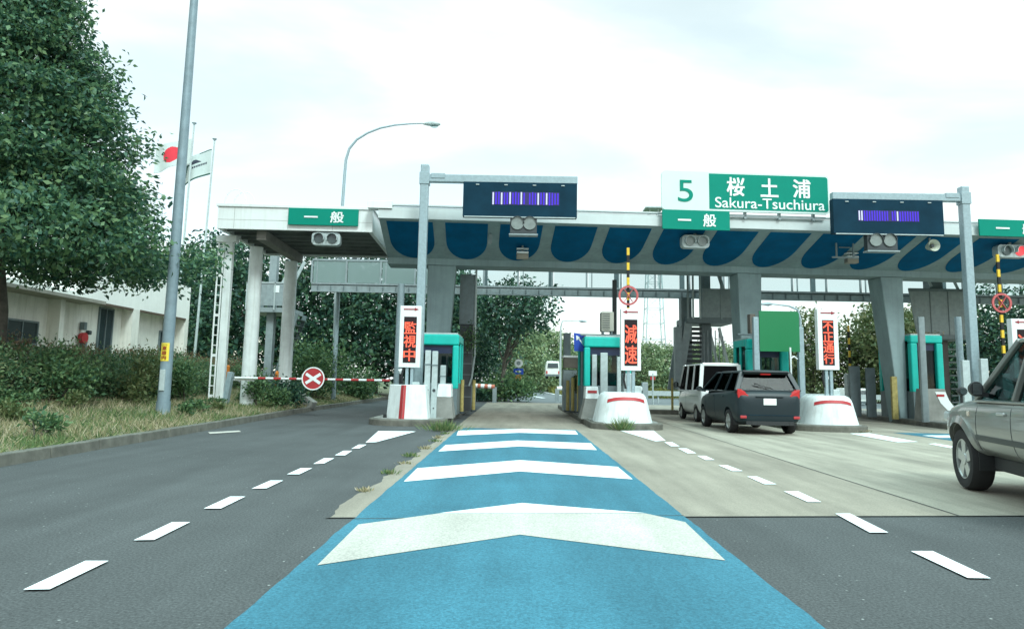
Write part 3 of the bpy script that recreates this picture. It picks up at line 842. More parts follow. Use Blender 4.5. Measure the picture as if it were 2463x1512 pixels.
mb.build('panel', M('notice_yellow', (.8, .6, .05), .5, var=.05), yn)
lettering('車線内', (-.05, .05, 1.28, 1.61), -.15, M('notice_red', (.4, .06, .02), .5), yn, vertical=True, bold=.004)
mb = MB(); mb.box(-.06, .06, -.154, -.147, 1.63, 1.65); mb.build('heading_line', M('notice_ochre', (.45, .38, .05), .5), yn)

def flagpole(label, px_b, px_t, Y, ztop):
    b = W(*px_b, Y); t = W(*px_t, Y)
    x = (b.x + t.x) / 2
    r_ = thing('flagpole', label, 'flagpole', (x, Y, 0.9), 0, 'flagpoles')
    dx = (t.x - b.x)
    mb = MB(); mb.tube([(-dx * .35, 0, -.3), (dx * .5, 0, t.z - .9)], [.075, .04], 12); mb.build('pole', GALVL, r_, smooth=True)
    mb = MB(); mb.tube([(dx * .5, 0, t.z - .9), (dx * .5, 0, t.z - .84), (dx * .5, 0, t.z - .76)], [.04, .05, .13], 12); mb.build('truck_cap', GALV, r_, smooth=True)
    return Vector((x + dx * .5, Y, t.z))
t1 = flagpole('slim white flagpole just right of the lamp pole, carrying the red disc flag', (428, 680), (467, 302), 37, 0)
t2 = flagpole('slim white flagpole further right, carrying the green edged flag', (465, 838), (516, 340), 38, 0)

def flag_grid(wd, ht, droop, amp, nu=26, nv=16):
    """cloth blown to the left (-x); returns fn(u, v) with u 0 at the hoist"""
    def f(u, v):
        x = -u * wd * .93
        y = amp * math.sin(u * 7.5 + v * 1.2) * u ** .6
        z = -v * ht - droop * u ** 1.4 + .06 * math.sin(u * 6 + 1) * u
        return (x, y, z)
    return f
def cloth(name, f, cell, mats, parent, nu=36, nv=24, th=.012):
    mb = MB()
    for j in range(nv + 1):
        for i in range(nu + 1):
            mb.v.append(f(i / nu, j / nv))
    for j in range(nv):
        for i in range(nu):
            mb.f.append((j * (nu + 1) + i, j * (nu + 1) + i + 1, (j + 1) * (nu + 1) + i + 1, (j + 1) * (nu + 1) + i)); mb.m.append(cell((i + .5) / nu, (j + .5) / nv))
    o = mb.build(name, mats, parent, smooth=True, fix=False)
    s_ = o.modifiers.new('th', 'SOLIDIFY'); s_.thickness = th
    return o
FW = M('flag_white', (.5, .56, .55), .8, var=.04); FR = M('flag_red', (.62, .03, .05), .8, var=.05); FG = M('flag_green', (.03, .09, .07), .8, var=.1)
fl = thing('flag', 'white flag with a red disc blowing left behind the lamp pole', 'flag', (t1.x - .08, t1.y, t1.z - .75), 0)
cloth('cloth', flag_grid(2.15, 1.4, .55, .22), lambda u, v: 1 if ((u - .5) * 2.0) ** 2 + ((v - .5) * 1.4) ** 2 < .185 else 0, [FW, FR], fl, 72, 48)
fl2 = thing('flag', 'white flag with green edges, a dark emblem and small lettering beside the right flagpole', 'flag', (t2.x - .12, t2.y, t2.z - .45), 0)
f2 = flag_grid(2.1, 1.45, 1.05, .2)
def cell2(u, v):
    if v > .93 or v < .05 and u < .35:
        return 1
    if .3 < v < .75 and abs(u - .72 - (v - .5) * .35) < .10 + (v - .5) * .2:
        return 1
    if .2 < v < .38 and abs(u - .45) < (v - .18) * .9:
        return 2
    if .45 < v < .55 and .12 < u < .52 and int(u * 60) % 3 != 0:
        return 2
    return 0
cloth('cloth', f2, cell2, [FW, FG, M('flag_dark', (.03, .04, .06), .8)], fl2, 80, 48)

# ------------------------------------------------------------------ low white side canopy
A3 = R(3.0)
lc = thing('side_canopy', 'low white flat canopy with boxed fascia on two round white columns', 'canopy', (-9.66, 22.3, .06), R(2.0))
lc.scale = (1.025, 1, 1)
mb = MB()
mb.box(0, 4.85, 0, .12, 5.9, 6.62); mb.box(0, .12, .12, 5.0, 5.9, 6.62); mb.box(4.73, 4.85, .12, 5.0, 5.9, 6.62); mb.box(.12, 4.73, 4.88, 5.0, 5.9, 6.62)
mb.build('fascia', WHITE, lc)
mb = MB(); mb.box(-.04, 4.9, -.05, 5.05, 6.622, 6.72); mb.build('coping', WHITE, lc, bevel=.01)
mb = MB()
for x in (.52, 2.2, 3.6):
    mb.box(x - .006, x + .006, -.006, .0, 5.92, 6.6)
mb.box(0.01, 4.84, -.005, 0, 6.2, 6.21)
mb.build('panel_joint', M('joint_grey', (.4, .4, .38), .7), lc)
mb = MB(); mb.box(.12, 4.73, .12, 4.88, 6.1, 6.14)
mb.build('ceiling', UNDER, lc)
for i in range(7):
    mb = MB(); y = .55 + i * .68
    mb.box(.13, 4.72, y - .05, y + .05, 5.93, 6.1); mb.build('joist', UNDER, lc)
mb = MB(); mb.box(1.15, 1.45, .3, 4.86, 5.62, 5.925); mb.build('beam', M('beam_grey', (.2, .19, .17), .7, var=.2), lc)
for (px, Y, r_) in (((618, 650), 24.0, .215), ((706, 700), 26.9, .22)):
    p = W(px[0], px[1], Y)
    lo = lc.matrix_world
    x = (p.x + 9.66) / 1.025; y = p.y - 22.3
    mb = MB(); mb.tube([(x, y, .1), (x, y, 5.62)], [r_ * 1.12, r_], 24); mb.build('column', WHITEC, lc, smooth=True)
# cat ladder and lattice post at its left end
ld = thing('lattice_post', 'narrow white lattice post with ladder rungs at the left end of the side canopy', 'ladder post', (W(531, 720, 23.2).x, 23.2, .3))
for x in (-.18, -.02):
    mb = MB(); mb.tube([(x, 0, -.1), (x, 0, 5.6)], .028, 8); mb.build('rail', WHITE, ld, smooth=True)
for i in range(16):
    mb = MB(); mb.bar((-.18, 0, .3 + i * .33), (-.02, 0, .3 + i * .33), .02, .03 if i % 4 else .09); mb.build('rung', WHITE, ld)
mb = MB(); mb.box(.05, .3, -.06, .12, -.1, 5.5); mb.build('channel_column', WHITEC, ld, bevel=.008)
mb = MB(); mb.box(-.25, .42, -.08, .16, 5.38, 5.6); mb.build('head_bracket', WHITE, ld)
hp = thing('roof_ladder_hoops', 'two thin white ladder hoops with grey plates on the side canopy roof', 'ladder hoops', (W(572, 470, 23).x, 23.0, 6.86))
for x, s in ((-.06, 0), (.12, .3)):
    mb = MB(); mb.tube([(x + .36 * math.cos(a), s, .1 + max(0, .36 * math.sin(a) * 1.35)) for a in np.linspace(0, PI, 20)], .014, 6); mb.build('hoop', WHITE, hp, smooth=True)
mb = MB(); mb.box(-.45, .28, -.1, .2, .0, .07); mb.build('plate', STEEL, hp)
mb = MB(); mb.box(.45, .85, -.1, .2, .0, .06); mb.build('plate', STEEL, hp)

# street lamp arching over the roof, plain pole, chain posts
sl_ = thing('street_lamp', 'curved arm street lamp rising behind the side canopy', 'street lamp', (W(824, 480, 33).x, 33, .1))
pp_ = []
for (px, py) in ((808, 800), (824, 488), (829, 420), (832, 385), (840, 358), (858, 336), (884, 320), (915, 308), (950, 301), (985, 298), (1017, 297)):
    q = W(px, py, 33); pp_.append((q.x - sl_.location.x, 0, q.z - .1))
pp_[0] = (pp_[1][0] - .0, 0, 0)
mb = MB(); mb.tube(pp_, [.11, .075, .07, .065, .06, .055, .05, .045, .04, .035, .03], 12); mb.build('pole', GALV, sl_, smooth=True)
q0 = Vector(pp_[-1])
mb = MB(); rings = []
for t, rx, dz in ((0, .04, 0), (.2, .12, .02), (.45, .17, .03), (.7, .15, .02), (.85, .06, 0)):
    c = q0 + Vector((t, 0, dz - .02))
    rings.append([(c.x, c.y + rx * 1.0 * math.cos(a), c.z + rx * .75 * math.sin(a) - (.1 * rx)) for a in np.linspace(0, 2 * PI, 14, endpoint=False)])
mb.loft(rings); mb.build('lamp_head', GALVL, sl_, smooth=True)
mb = MB(); mb.loft([[(q0.x + .56 + .2 * rr * math.cos(a), .13 * rr * math.sin(a), q0.z + z) for a in np.linspace(0, 2 * PI, 14, endpoint=False)] for rr, z in ((1, -.09), (.95, -.16), (.5, -.21))])
mb.build('lamp_glass', glass('lamp_glass_clear', (.8, .9, .9), .9), sl_, smooth=True)
for i, (px, py0, py1, Y, r_, lb) in enumerate([(802, 940, 700, 36, .09, 'slim pale pole behind the round crossed sign'), (955, 930, 690, 23.2, .13, 'grey steel post left of the first vertical LED sign')]):
    a = W(px, py0, Y); b = W(px + (10 if i else 6), py1, Y)
    r0 = thing('steel_post', lb, 'post', (a.x, Y, 0.1))
    mb = MB(); mb.tube([(0, 0, -.1), (b.x - a.x, 0, b.z)], [r_, r_ * .9], 12); mb.build('pole', GALV if i else GALVL, r0, smooth=True)
    mb = MB(); mb.tube([(0, 0, 0), (0, 0, .12)], r_ * 1.5, 12); mb.build('collar', GALV, r0, smooth=True)
cps = []
for i, (px, py) in enumerate(((549, 862), (667, 866))):
    p = W(px, py + 20, 25.5)
    r0 = thing('chain_post', ['orange chain post beside the white lattice post', 'orange chain post between the two white columns'][i], 'chain post', (p.x, 25.5, vz(p.x, 25.5)), 0, 'orange chain posts')
    mb = MB(); mb.tube([(0, 0, -.1), (0, 0, 1.15)], .06, 10); mb.build('tube', ORANGE, r0, smooth=True)
    mb = MB(); mb.tube([(0, 0, 1.15), (0, 0, 1.2)], [.062, .03], 10); mb.build('cap', ORANGE, r0, smooth=True)
    cps.append(Vector((p.x, 25.5, vz(p.x, 25.5) + 1.0)))
mb = MB(); a, b = cps
mb.tube([(a.lerp(b, t).x, a.y, a.lerp(b, t).z - .45 * (1 - (2 * t - 1) ** 2)) for t in np.linspace(0, 1, 16)], .025, 6)
tag(mb.build('chain', M('chain_grey', (.3, .3, .3), .6), smooth=True), 'slack grey chain hanging between the orange posts', 'chain')

# road closing barrier with crossed disc
br_ = thing('barrier_gate', 'red and white barrier arm with a round crossed red disc, closing the left lane', 'barrier', (-9.1, 23.3, 0))
mb = MB(); mb.bar((-.35, 0, .1), (-.2, 0, 1.38), .16, .22); mb.build('post', GALV, br_, bevel=.01)
xa, xb = W(565, 908, 23.1).x + 9.1, W(938, 912, 23.1).x + 9.1
mb = MB(); nseg = 20; zb_ = 1.2
for i in range(nseg):
    mb.cur = i % 2 if i > 1 else 0
    x0 = xa + (xb - xa) * i / nseg; x1 = xa + (xb - xa) * (i + 1) / nseg
    mb.tube([(x0, -.2, zb_), (x1, -.2, zb_)], .038, 12)
mb.build('arm', [LETW, RED], br_, smooth=True)
mb = MB(); mb.box(xa - .05, xa + .6, -.16, -.12, zb_ - .09, zb_ - .03); mb.build('arm_bracket', WHITE, br_)
dc = W(755, 909, 23.1); dx = dc.x + 9.1
mb = MB(); mb.disc((dx, -.27, 1.22), .37, 'y', .03, 40); ds = mb.build('disc', RED, br_)
mb = MB()
ang = np.linspace(0, 2 * PI, 41)
mb.loft([[(dx + r_ * math.cos(a), y, 1.22 + r_ * math.sin(a)) for (r_, y) in ((.335, -.285), (.335, -.295), (.372, -.295), (.372, -.285))] for a in ang], caps=False)
mb.build('rim', LETW, ds)
for s in (1, -1):
    mb = MB(); mb.bar((dx - .235, -.292 + .004 * s, 1.22 - s * .15), (dx + .235, -.292 + .004 * s, 1.22 + s * .15), .006, .095, (0, 0, 1)); mb.build('cross_bar', LETW, ds)
kc = thing('broken_kerb_block', 'pale broken concrete block lying at the foot of the second white column', 'kerb block', on(-7.75, 27))
mb = MB(); mb.bar((-.5, .1, .5), (.25, -.2, .08), .28, .3); mb.build('block', CONCM, kc, bevel=.03)

# ------------------------------------------------------------------ main toll canopy (own space: x along the front edge, y to the rear)
A3 = R(3.2)
CO = Vector((-4.4, 22.0, 0)); CXV = Vector((math.cos(A3), math.sin(A3), 0)); CYV = Vector((-math.sin(A3), math.cos(A3), 0))
tcn = thing('toll_canopy', 'wide concrete toll plaza canopy with blue scalloped soffit panels', 'canopy', CO, A3)
LEN = 30.0
def cpx(px, yoff=0.0, lift=330):              # canopy x of a photo column on the plane y = yoff of the canopy, at the level of the eye
    d = ray(px, 917 + .018 * (px - 1237) - lift); d.z = 0
    o = CO + CYV * yoff
    # (CAM + d t - o) . CYV = 0
    t = (o - Vector((0, 0, 0))).dot(CYV) / d.dot(CYV)
    return (d * t - o).dot(CXV)
Z0, Z1, ZB, YB = 6.3, 5.51, 5.29, 2.62
prof = [(0.06, 6.3), (0.06, 6.64), (7.6, 6.64), (7.6, 6.4), (3.6, 5.8), (3.6, ZB), (YB, ZB), (YB, Z1)]
mb = MB(); mb.prism(prof, lambda u, v, t: (t, u, v), 0, LEN); mb.build('concrete_slab', CONC, tcn)
mb = MB(); mb.box(-.02, LEN, -.04, .058, 6.32, 6.60); mb.build('fascia', FASC, tcn)
mb = MB(); mb.box(-.02, LEN, .02, .2, 6.605, 6.7); mb.box(-.02, LEN, -.03, .14, 6.74, 6.78); mb.build('roof_rail', FASC, tcn)
mb = MB(); mb.box(-.35, .42, -.1, .3, 6.62, 6.86); mb.build('joint_cover', WHITE, tcn, bevel=.01)
# blue panels lying on the sloping soffit, rounded at the rear end
sl_len = math.hypot(YB - .06, Z0 - Z1); ca, sa = (YB - .06) / sl_len, (Z0 - Z1) / sl_len
def soff(u, v, t):
    return (u, .06 + v * ca - t * sa, Z0 - v * sa - t * ca)
ribs = [-2.5 + 1.78 * k for k in range(-1, 16)]
for k in range(len(ribs) - 1):
    x0 = (ribs[k] + 4.4) + .2; x1 = (ribs[k + 1] + 4.4) - .2
    if k == 0:
        x0 = .22
    r_ = (x1 - x0) / 2; rl = 1.25
    poly = [(x0, .1), (x1, .1)] + [((x0 + x1) / 2 + r_ * math.cos(a), sl_len - .04 - rl + rl * math.sin(a)) for a in np.linspace(0, PI, 17)]
    mb = MB(); mb.prism(poly, soff, .003, .014); mb.build('soffit_panel', SOFB, tcn)
for (pl, pr, yo, kl, kr) in ((1026, 1095, 2.75, .95, .35), (1774, 1832, 2.75, .6, .85), (2119, 2173, 2.75, -.35, 1.0), (2790, 2870, 2.75, .7, .7)):
    xa, xb = cpx(pl, yo, 170), cpx(pr, yo, 170); m_ = (xa + xb) / 2; hw = (xb - xa) / 2
    mb = MB()
    mb.hexa([(m_ - hw * kl, 2.75, 0), (m_ + hw * kr, 2.75, 0), (m_ + hw * kr, 3.5, 0), (m_ - hw * kl, 3.5, 0), (m_ - hw, 2.66, ZB), (m_ + hw, 2.66, ZB), (m_ + hw, 3.55, ZB), (m_ - hw, 3.55, ZB)])
    mb.build('pillar', CONC, tcn, bevel=.04)

def on_canopy(name, label, cat, px, yoff, z=0, group=None, rot=None):
    x = cpx(px, yoff)
    p = CO + CXV * x + CYV * yoff
    return thing(name, label, cat, (p.x, p.y, z), A3 if rot is None else rot, group)
def half(px0, px1, yoff):
    return (cpx(px1, yoff) - cpx(px0, yoff)) / 2

# big name sign
h_ = half(1594, 2001, -.25)
sg = on_canopy('name_sign', 'large sign above the canopy with a green 5 and Sakura-Tsuchiura on green', 'sign', (1594 + 2001) / 2, -.25, 6.82)
def rrect(x0, x1, z0, z1, r_, n=6, corners=(1, 1, 1, 1)):
    pts = []
    for (cx_, cz_, a0, k) in ((x1 - r_, z0 + r_, -90, 0), (x1 - r_, z1 - r_, 0, 1), (x0 + r_, z1 - r_, 90, 2), (x0 + r_, z0 + r_, 180, 3)):
        if corners[k]:
            pts += [(cx_ + r_ * math.cos(R(a0 + 90 * i / n)), cz_ + r_ * math.sin(R(a0 + 90 * i / n))) for i in range(n + 1)]
        else:
            pts.append((x1 if k < 2 else x0, z0 if k in (0, 3) else z1))
    return pts
fny = lambda u, v, t: (u, t, v)
mb = MB(); mb.prism(rrect(-h_, h_, 0, 1.29, .12), fny, 0, .09); mb.build('board', SIGNW, sg)
gx = -h_ + (1708 - 1594) / (2001 - 1594) * 2 * h_
mb = MB(); mb.prism(rrect(gx, h_ - .05, .06, 1.235, .09, corners=(1, 1, 0, 0)), fny, -.006, -.001); mb.build('green_field', GREEN, sg)
lettering('5', (-h_ + .53, -h_ + 1.02, .27, .99), -.006, GREEN, sg, bold=.0)
sc = 2 * h_ / 407
for ch, c in (('桜', 1772), ('土', 1854), ('浦', 1933)):
    lx = -h_ + (c - 1594) * sc
    lettering(ch, (lx - .285, lx + .285, .52, 1.12), -.006, LETW, sg, bold=.02)
lettering('Sakura-Tsuchiura', (-h_ + (1722 - 1594) * sc, -h_ + (1988 - 1594) * sc, .115, .455), -.006, LETW, sg, bold=.006)
mb = MB(); mb.box(-h_ + .1, h_ - .1, .1, .16, -.14, -.08); mb.box(-h_ + .1, h_ - .1, .1, .16, .3, .36)
mb.build('support_rail', STEELL, sg)
for k in range(5):
    x = -h_ + .5 + k * (2 * h_ - 1) / 4
    mb = MB(); mb.box(x - .04, x + .04, .1, .2, -.2, 1.1); mb.build('support_post', STEELL, sg)

def ippan(label, px0, px1, yoff, z0, z1, parent_fn=None):
    h_ = half(px0, px1, yoff); hh = z1 - z0
    s_ = on_canopy('lane_sign', label, 'sign', (px0 + px1) / 2, yoff, z0, 'green lane signs')
    mb = MB(); mb.box(-h_, h_, 0, .06, 0, hh); mb.build('board', GREEN, s_, bevel=.006)
    lettering('一', (-h_ * .54, -h_ * .16, hh * .44, hh * .52), -.004, LETW, s_, bold=.01)
    lettering('般', (h_ * .21, h_ * .58, hh * .17, hh * .82), -.004, LETW, s_, bold=.016)
    mb = MB(); mb.box(-h_ * .7, -h_ * .66, .06, .2, .05, hh - .05); mb.box(h_ * .66, h_ * .7, .06, .2, .05, hh - .05); mb.build('bracket', STEEL, s_)
    return s_
ippan('green lane sign reading 一般 below the white part of the large 5 sign', 1594, 1757, -.28, 6.18, 6.81)
ippan('green lane sign reading 一般 cut by the right edge of the photo', 2360, 2530, -.22, 6.27, 6.83)
s_ = ippan('green lane sign reading 一般 on the fascia of the low white side canopy', 691, 865, -.1, 6.03, 6.58)
a_ = W(691, 520, 22.28); b_ = W(865, 520, 22.36)
s_.location = ((a_.x + b_.x) / 2, 22.3, 6.12); s_.rotation_euler = (0, 0, R(2))

def signal(label, px0, px1, yoff, z0, z1, lens, rail=True, dark=False):
    h_ = half(px0, px1, yoff); hh = z1 - z0
    s_ = on_canopy('signal_head', label, 'traffic signal', (px0 + px1) / 2, yoff, z0, 'twin lamp lane signals')
    hm = STEEL if dark else GALVL
    mb = MB(); mb.prism(rrect(-h_, h_, 0, hh, .0 if False else min(.13, hh * .3)), fny, 0, .28); mb.build('housing', hm, s_, bevel=.01)
    rr = min(hh * .36, h_ * .4)
    for i, sgn in enumerate((-1, 1)):
        cx_ = sgn * h_ * .46
        mb = MB(); mb.disc((cx_, -.02, hh / 2), rr, 'y', .05, 24)
        ln = mb.build('lens', lens[i], s_)
        mb = MB(); al = np.linspace(R(-20), R(200), 18)
        mb.loft([[(cx_ + q * math.cos(a), y, hh / 2 + q * math.sin(a)) for (q, y) in ((rr * 1.04, 0), (rr * 1.04, -.16), (rr * 1.14, -.16), (rr * 1.14, 0))] for a in al])
        mb.build('visor', hm, ln)
    mb = MB(); mb.box(-.05, .05, .1, .18, hh, hh + .45); mb.build('hanger', STEEL, s_)
    return s_
signal('twin lamp signal hanging under the low white side canopy', 749, 818, .6, 5.51, 5.93, (LENSD, LENSD))
signal('twin lamp signal hanging below the green sign under the large 5 sign', 1641, 1707, .25, 5.69, 6.12, (LENS, LENS))
signal('twin lamp signal with one red lamp lit at the right edge of the photo', 2401, 2472, .25, 5.67, 6.1, (LENSD, LAMPR))

# loudspeaker and small fittings under the canopy
sp = on_canopy('loudspeaker', 'round pale horn loudspeaker under the canopy left of the right gantry post', 'loudspeaker', 2243, .1, 5.95)
mb = MB(); mb.loft([[(r_ * math.cos(a), y, r_ * math.sin(a)) for a in np.linspace(0, 2 * PI, 24, endpoint=False)] for r_, y in ((.2, -.1), (.195, -.12), (.13, -.02), (.06, .08), (.05, .2), (.1, .22), (.2, -.08))], caps=False)
mb.build('horn', M('horn_cream', (.6, .62, .52), .5), sp, smooth=True)
mb = MB(); mb.disc((0, .0, 0), .055, 'y', .06); mb.build('driver', DARK, sp)
mb = MB(); mb.box(-.03, .03, .1, .14, .1, .6); mb.build('hanger', STEEL, sp)
def antenna(label, px, yoff, z):
    s_ = on_canopy('antenna_unit', label, 'antenna', px, yoff, z, 'antenna units under the canopy')
    mb = MB(); mb.box(-.2, .2, -.12, .12, 0, .17); mb.build('housing', M('antenna_grey', (.3, .27, .22), .6), s_, bevel=.02)
    mb = MB(); mb.box(-.2, .2, -.14, .13, .18, .25); mb.build('cap', WHITE, s_, bevel=.02)
    mb = MB(); mb.box(-.2, .2, -.12, .1, .33, .36); mb.build('bracket', WHITE, s_)
    mb = MB(); mb.box(-.03, .03, -.03, .03, .25, .95); mb.build('hanger', STEEL, s_)
antenna('small white capped antenna box hanging over the blue lane', 1257, 1.5, 5.38)
antenna('small white capped antenna box hanging below the right display board', 2047, 1.3, 5.5)
for px, lb in ((2033, 'square pipe frame hanging left of the right display board signal'), (1180, 'small grey camera bracket hanging left of the left display board signal')):
    s_ = on_canopy('hanging_frame', lb, 'hanging frame', px, .7, 5.62)
    mb = MB()
    if px > 2000:
        mb.box(-.32, -.27, 0, .05, 0, .6); mb.box(.27, .32, 0, .05, 0, .6); mb.box(-.45, .45, 0, .05, -.05, 0)
    else:
        mb.box(-.05, .05, 0, .1, .15, .42); mb.box(-.09, .03, -.02, .12, .1, .2)
    mb.build('frame', STEELL, s_)
    mb = MB(); mb.box(-.2, .2, .02, .04, .3, .34) if px > 2000 else mb.box(-.02, .02, .03, .06, .42, .6)
    mb.build('cross_bar', STEEL, s_)

# display board gantries in front of the canopy
def gantry(label, blabel, px_post, px_end, px0, px1, Y, ztop, zarm, zb0, zb1, sgn_px, txt, led_hot):
    x = W(px_post, 700, Y).x
    g = thing('gantry', label, 'gantry', (x, Y, 0.15), 0, 'display board gantries')
    mb = MB(); mb.box(-.125, .125, -.125, .125, 0, ztop - .15); mb.build('post', GALV, g, bevel=.03, seg=3)
    mb = MB(); mb.box(-.13, .13, -.13, .13, 0, .02)
    xe = W(px_end, 500, Y).x - x
    s = 1 if xe > 0 else -1
    za = zarm - .15
    mb = MB(); a, b = sorted((s * .125, xe)); mb.box(a, b, -.11, .11, za - .115, za + .115); mb.build('arm', GALV, g, bevel=.015)
    mb = MB(); mb.box(-.15, .15, -.15, .15, za - .2, za + .17); mb.build('clamp', GALV, g, bevel=.01)
    mb = MB(); a, b = sorted((s * .2, s * .62)); mb.box(a, b, -.13, .13, za - .01, za + .14); mb.build('splice', GALV, g, bevel=.008)
    mb = MB(); mb.box(-.25, .25, -.25, .25, 0, .05); mb.build('base_plate', STEEL, g)
    xa, xb = W(px0, 500, Y).x, W(px1, 500, Y).x
    bd = thing('display_board', blabel, 'display board', ((xa + xb) / 2, Y - .02, zb0), 0, 'dark electronic display boards')
    hw = (xb - xa) / 2; hh = zb1 - zb0
    mb = MB(); mb.box(-hw, hw, -.12, .14, 0, hh); mb.build('housing', BLACK, bd, bevel=.01)
    for k in range(4):
        mb = MB(); xx = -hw * .75 + k * hw * .5
        mb.box(xx - .05, xx + .05, -.145, -.12, hh - .1 - .0, hh - .075); mb.build('latch', GALVL, bd)
    mb = MB(); mb.box(-hw + .05, hw - .05, -.15, -.12, -.03, .0); mb.build('bottom_lip', GALVL, bd)
    # scrambled row of lit columns, as the photo shows it
    tx0, tx1, tz0, tz1 = txt
    mb = MB(); mb.box(tx0, tx1, -.126, -.121, tz0, tz1); pn = mb.build('screen', M('screen_dark', (.01, .005, .09), .5), bd)
    cols = []; nC = 24
    for k in range(nC):
        if k == nC // 2:
            continue
        xx = tx0 + (tx1 - tx0) * (k + .5) / nC; wd_ = (tx1 - tx0) / nC * .5
        mb = MB(); mb.box(xx - wd_ / 2, xx + wd_ / 2, -.133, -.127, tz0 + rng.uniform(0, .03), tz1 - rng.uniform(0, .03))
        mb.build('lit_column', LEDWH if rng.random() < led_hot else LEDB, pn)
    # lamp pair hung under the board
    c0, c1 = W(sgn_px[0], 545, Y).x - bd.location.x, W(sgn_px[1], 545, Y).x - bd.location.x
    mb = MB(); mb.box(c0, c1, -.1, .14, -.5, .02); sh = mb.build('signal_box', DARK, bd, bevel=.01)
    for k in (.27, .73):
        xx = c0 + (c1 - c0) * k
        mb = MB(); mb.disc((xx, -.12, -.2), .19, 'y', .05, 24); ln = mb.build('lens', LENS, sh)
        mb = MB(); al = np.linspace(R(0), R(180), 14)
        mb.loft([[(xx + q * math.cos(a), y, -.2 + q * math.sin(a)) for (q, y) in ((.195, -.1), (.195, -.2), (.21, -.2), (.21, -.1))] for a in al]); mb.build('visor', DARK, ln)
    mb = MB(); mb.box(c0 - .03, c1 + .03, -.17, .14, -.56, -.52); mb.build('drip_tray', STEELL, sh)
    return bd
gantry('grey gantry post with a long arm on the first toll island', 'dark display board with bluish lit columns above the blue lane', 1013, 1388, 1114, 1387, 20.9, 7.73, 7.31, 6.14, 7.2, (1227, 1291), (-.85, 1.18, .36, .76), .25)
gantry('grey gantry post with an arm reaching left, by the silver SUV', 'dark display board with dim bluish columns right of the large 5 sign', 2331, 2000, 1999, 2262, 21.75, 7.57, 7.2, 5.99, 7.09, (2080, 2152), (-.95, .95, .4, .74), .12)

# ------------------------------------------------------------------ footbridge behind the canopy
YF = 31.5
fb = thing('footbridge', 'grey steel footbridge with panelled parapets running behind the toll canopy', 'footbridge', (-9.2, YF, 5.08), R(.6))
FL = 33.0
mb = MB(); mb.box(0, FL, .02, 1.5, .24, .34); mb.build('deck', STEEL, fb)
mb = MB(); mb.box(0, FL, -.06, .02, 0, .3); mb.box(0, FL, -.14, -.06, 0, .035); mb.build('girder', STEELL, fb)
for k in range(56):
    x = .3 + k * .585
    mb = MB(); mb.box(x - .012, x + .012, -.13, -.06, .035, .28); mb.build('stiffener', STEEL, fb)
mb = MB(); mb.box(0, FL, -.1, .04, .34, .42); mb.build('kick_rail', STEELL, fb)
mb = MB(); mb.box(0, FL, -.05, .03, 1.42, 1.5); mb.build('top_rail', STEELL, fb)
xg = 0.0; k = 0
while xg < FL - 1.6:
    wdt = 1.55
    mb = MB(); mb.box(xg + .06, xg + wdt - .04, -.02, -.005, .44, 1.42); mb.build('parapet_panel', ACRYL if xg > 6.0 else HAZYP, fb)
    mb = MB(); mb.box(xg - .05, xg + .03, -.04, .03, .42, 1.42); mb.build('parapet_post', STEELL, fb)
    if k % 2 == 0:
        mb = MB(); mb.box(xg + .2, xg + .245, -.03, .02, .42, 1.42); mb.build('parapet_post', STEELL, fb)
    if k % 2 == 1:
        mb = MB(); mb.box(xg - .1, xg + .12, 1.4, 1.49, .36, 2.6); mb.build('roof_post', STEEL, fb)
    xg += wdt; k += 1
mb = MB(); mb.box(0, FL, .2, 1.9, 2.6, 2.68); mb.build('bridge_roof', STEELL, fb)

# left stair landing
st = thing('stair_tower', 'grey panelled stair landing between the two white columns at the left end of the footbridge', 'stair tower', (W(646, 720, 33).x, 33, 0.2))
zl = W(646, 745, 33).z - .2
mb = MB(); mb.box(-1.0, 1.0, 0, 2.2, zl - .1, zl + .12); mb.build('landing', STEELL, st)
mb = MB(); mb.box(-1.0, 1.0, -.05, 0, zl + .2, zl + 1.25); mb.build('front_panel', STEELL, st)
mb = MB(); mb.box(-1.05, -1.0, 0, 2.2, zl + .2, zl + 1.25); mb.build('side_panel', STEELL, st)
for x in (-1.02, -.45, .3, 1.02):
    mb = MB(); mb.box(x - .03, x + .03, -.09, -.05, zl, zl + 1.3); mb.build('rail_post', GALVL, st)
mb = MB(); mb.box(-1.06, 1.06, -.09, -.02, zl + 1.25, zl + 1.31); mb.build('hand_rail', GALVL, st)
mb = MB(); mb.box(.25, .5, -.07, -.052, zl + .82, zl + 1.15); mb.build('notice', LETW, st)
for x in (-.05, .85):
    mb = MB(); mb.box(x - .17, x + .17, .5, .85, -.2, zl + 2.7); mb.build('column', STEELL, st)
for s in (0, 1.3):
    mb = MB(); mb.bar((.25 + 0, .4 + s, .6), (1.25, .4 + s, zl - .1), .05, .2); mb.build('stringer', STEEL, st)
    mb = MB(); mb.bar((.15, .4 + s, zl + .6), (1.1, .4 + s, zl + 2.6), .06, .16); mb.build('upper_stringer', GALVL, st)
for i in range(12):
    t = i / 12
    mb = MB(); mb.box(.25 + t - .1, .25 + t + .18, .4, 1.7, .6 + (zl - .7) * t, .63 + (zl - .7) * t); mb.build('tread', STEEL, st)

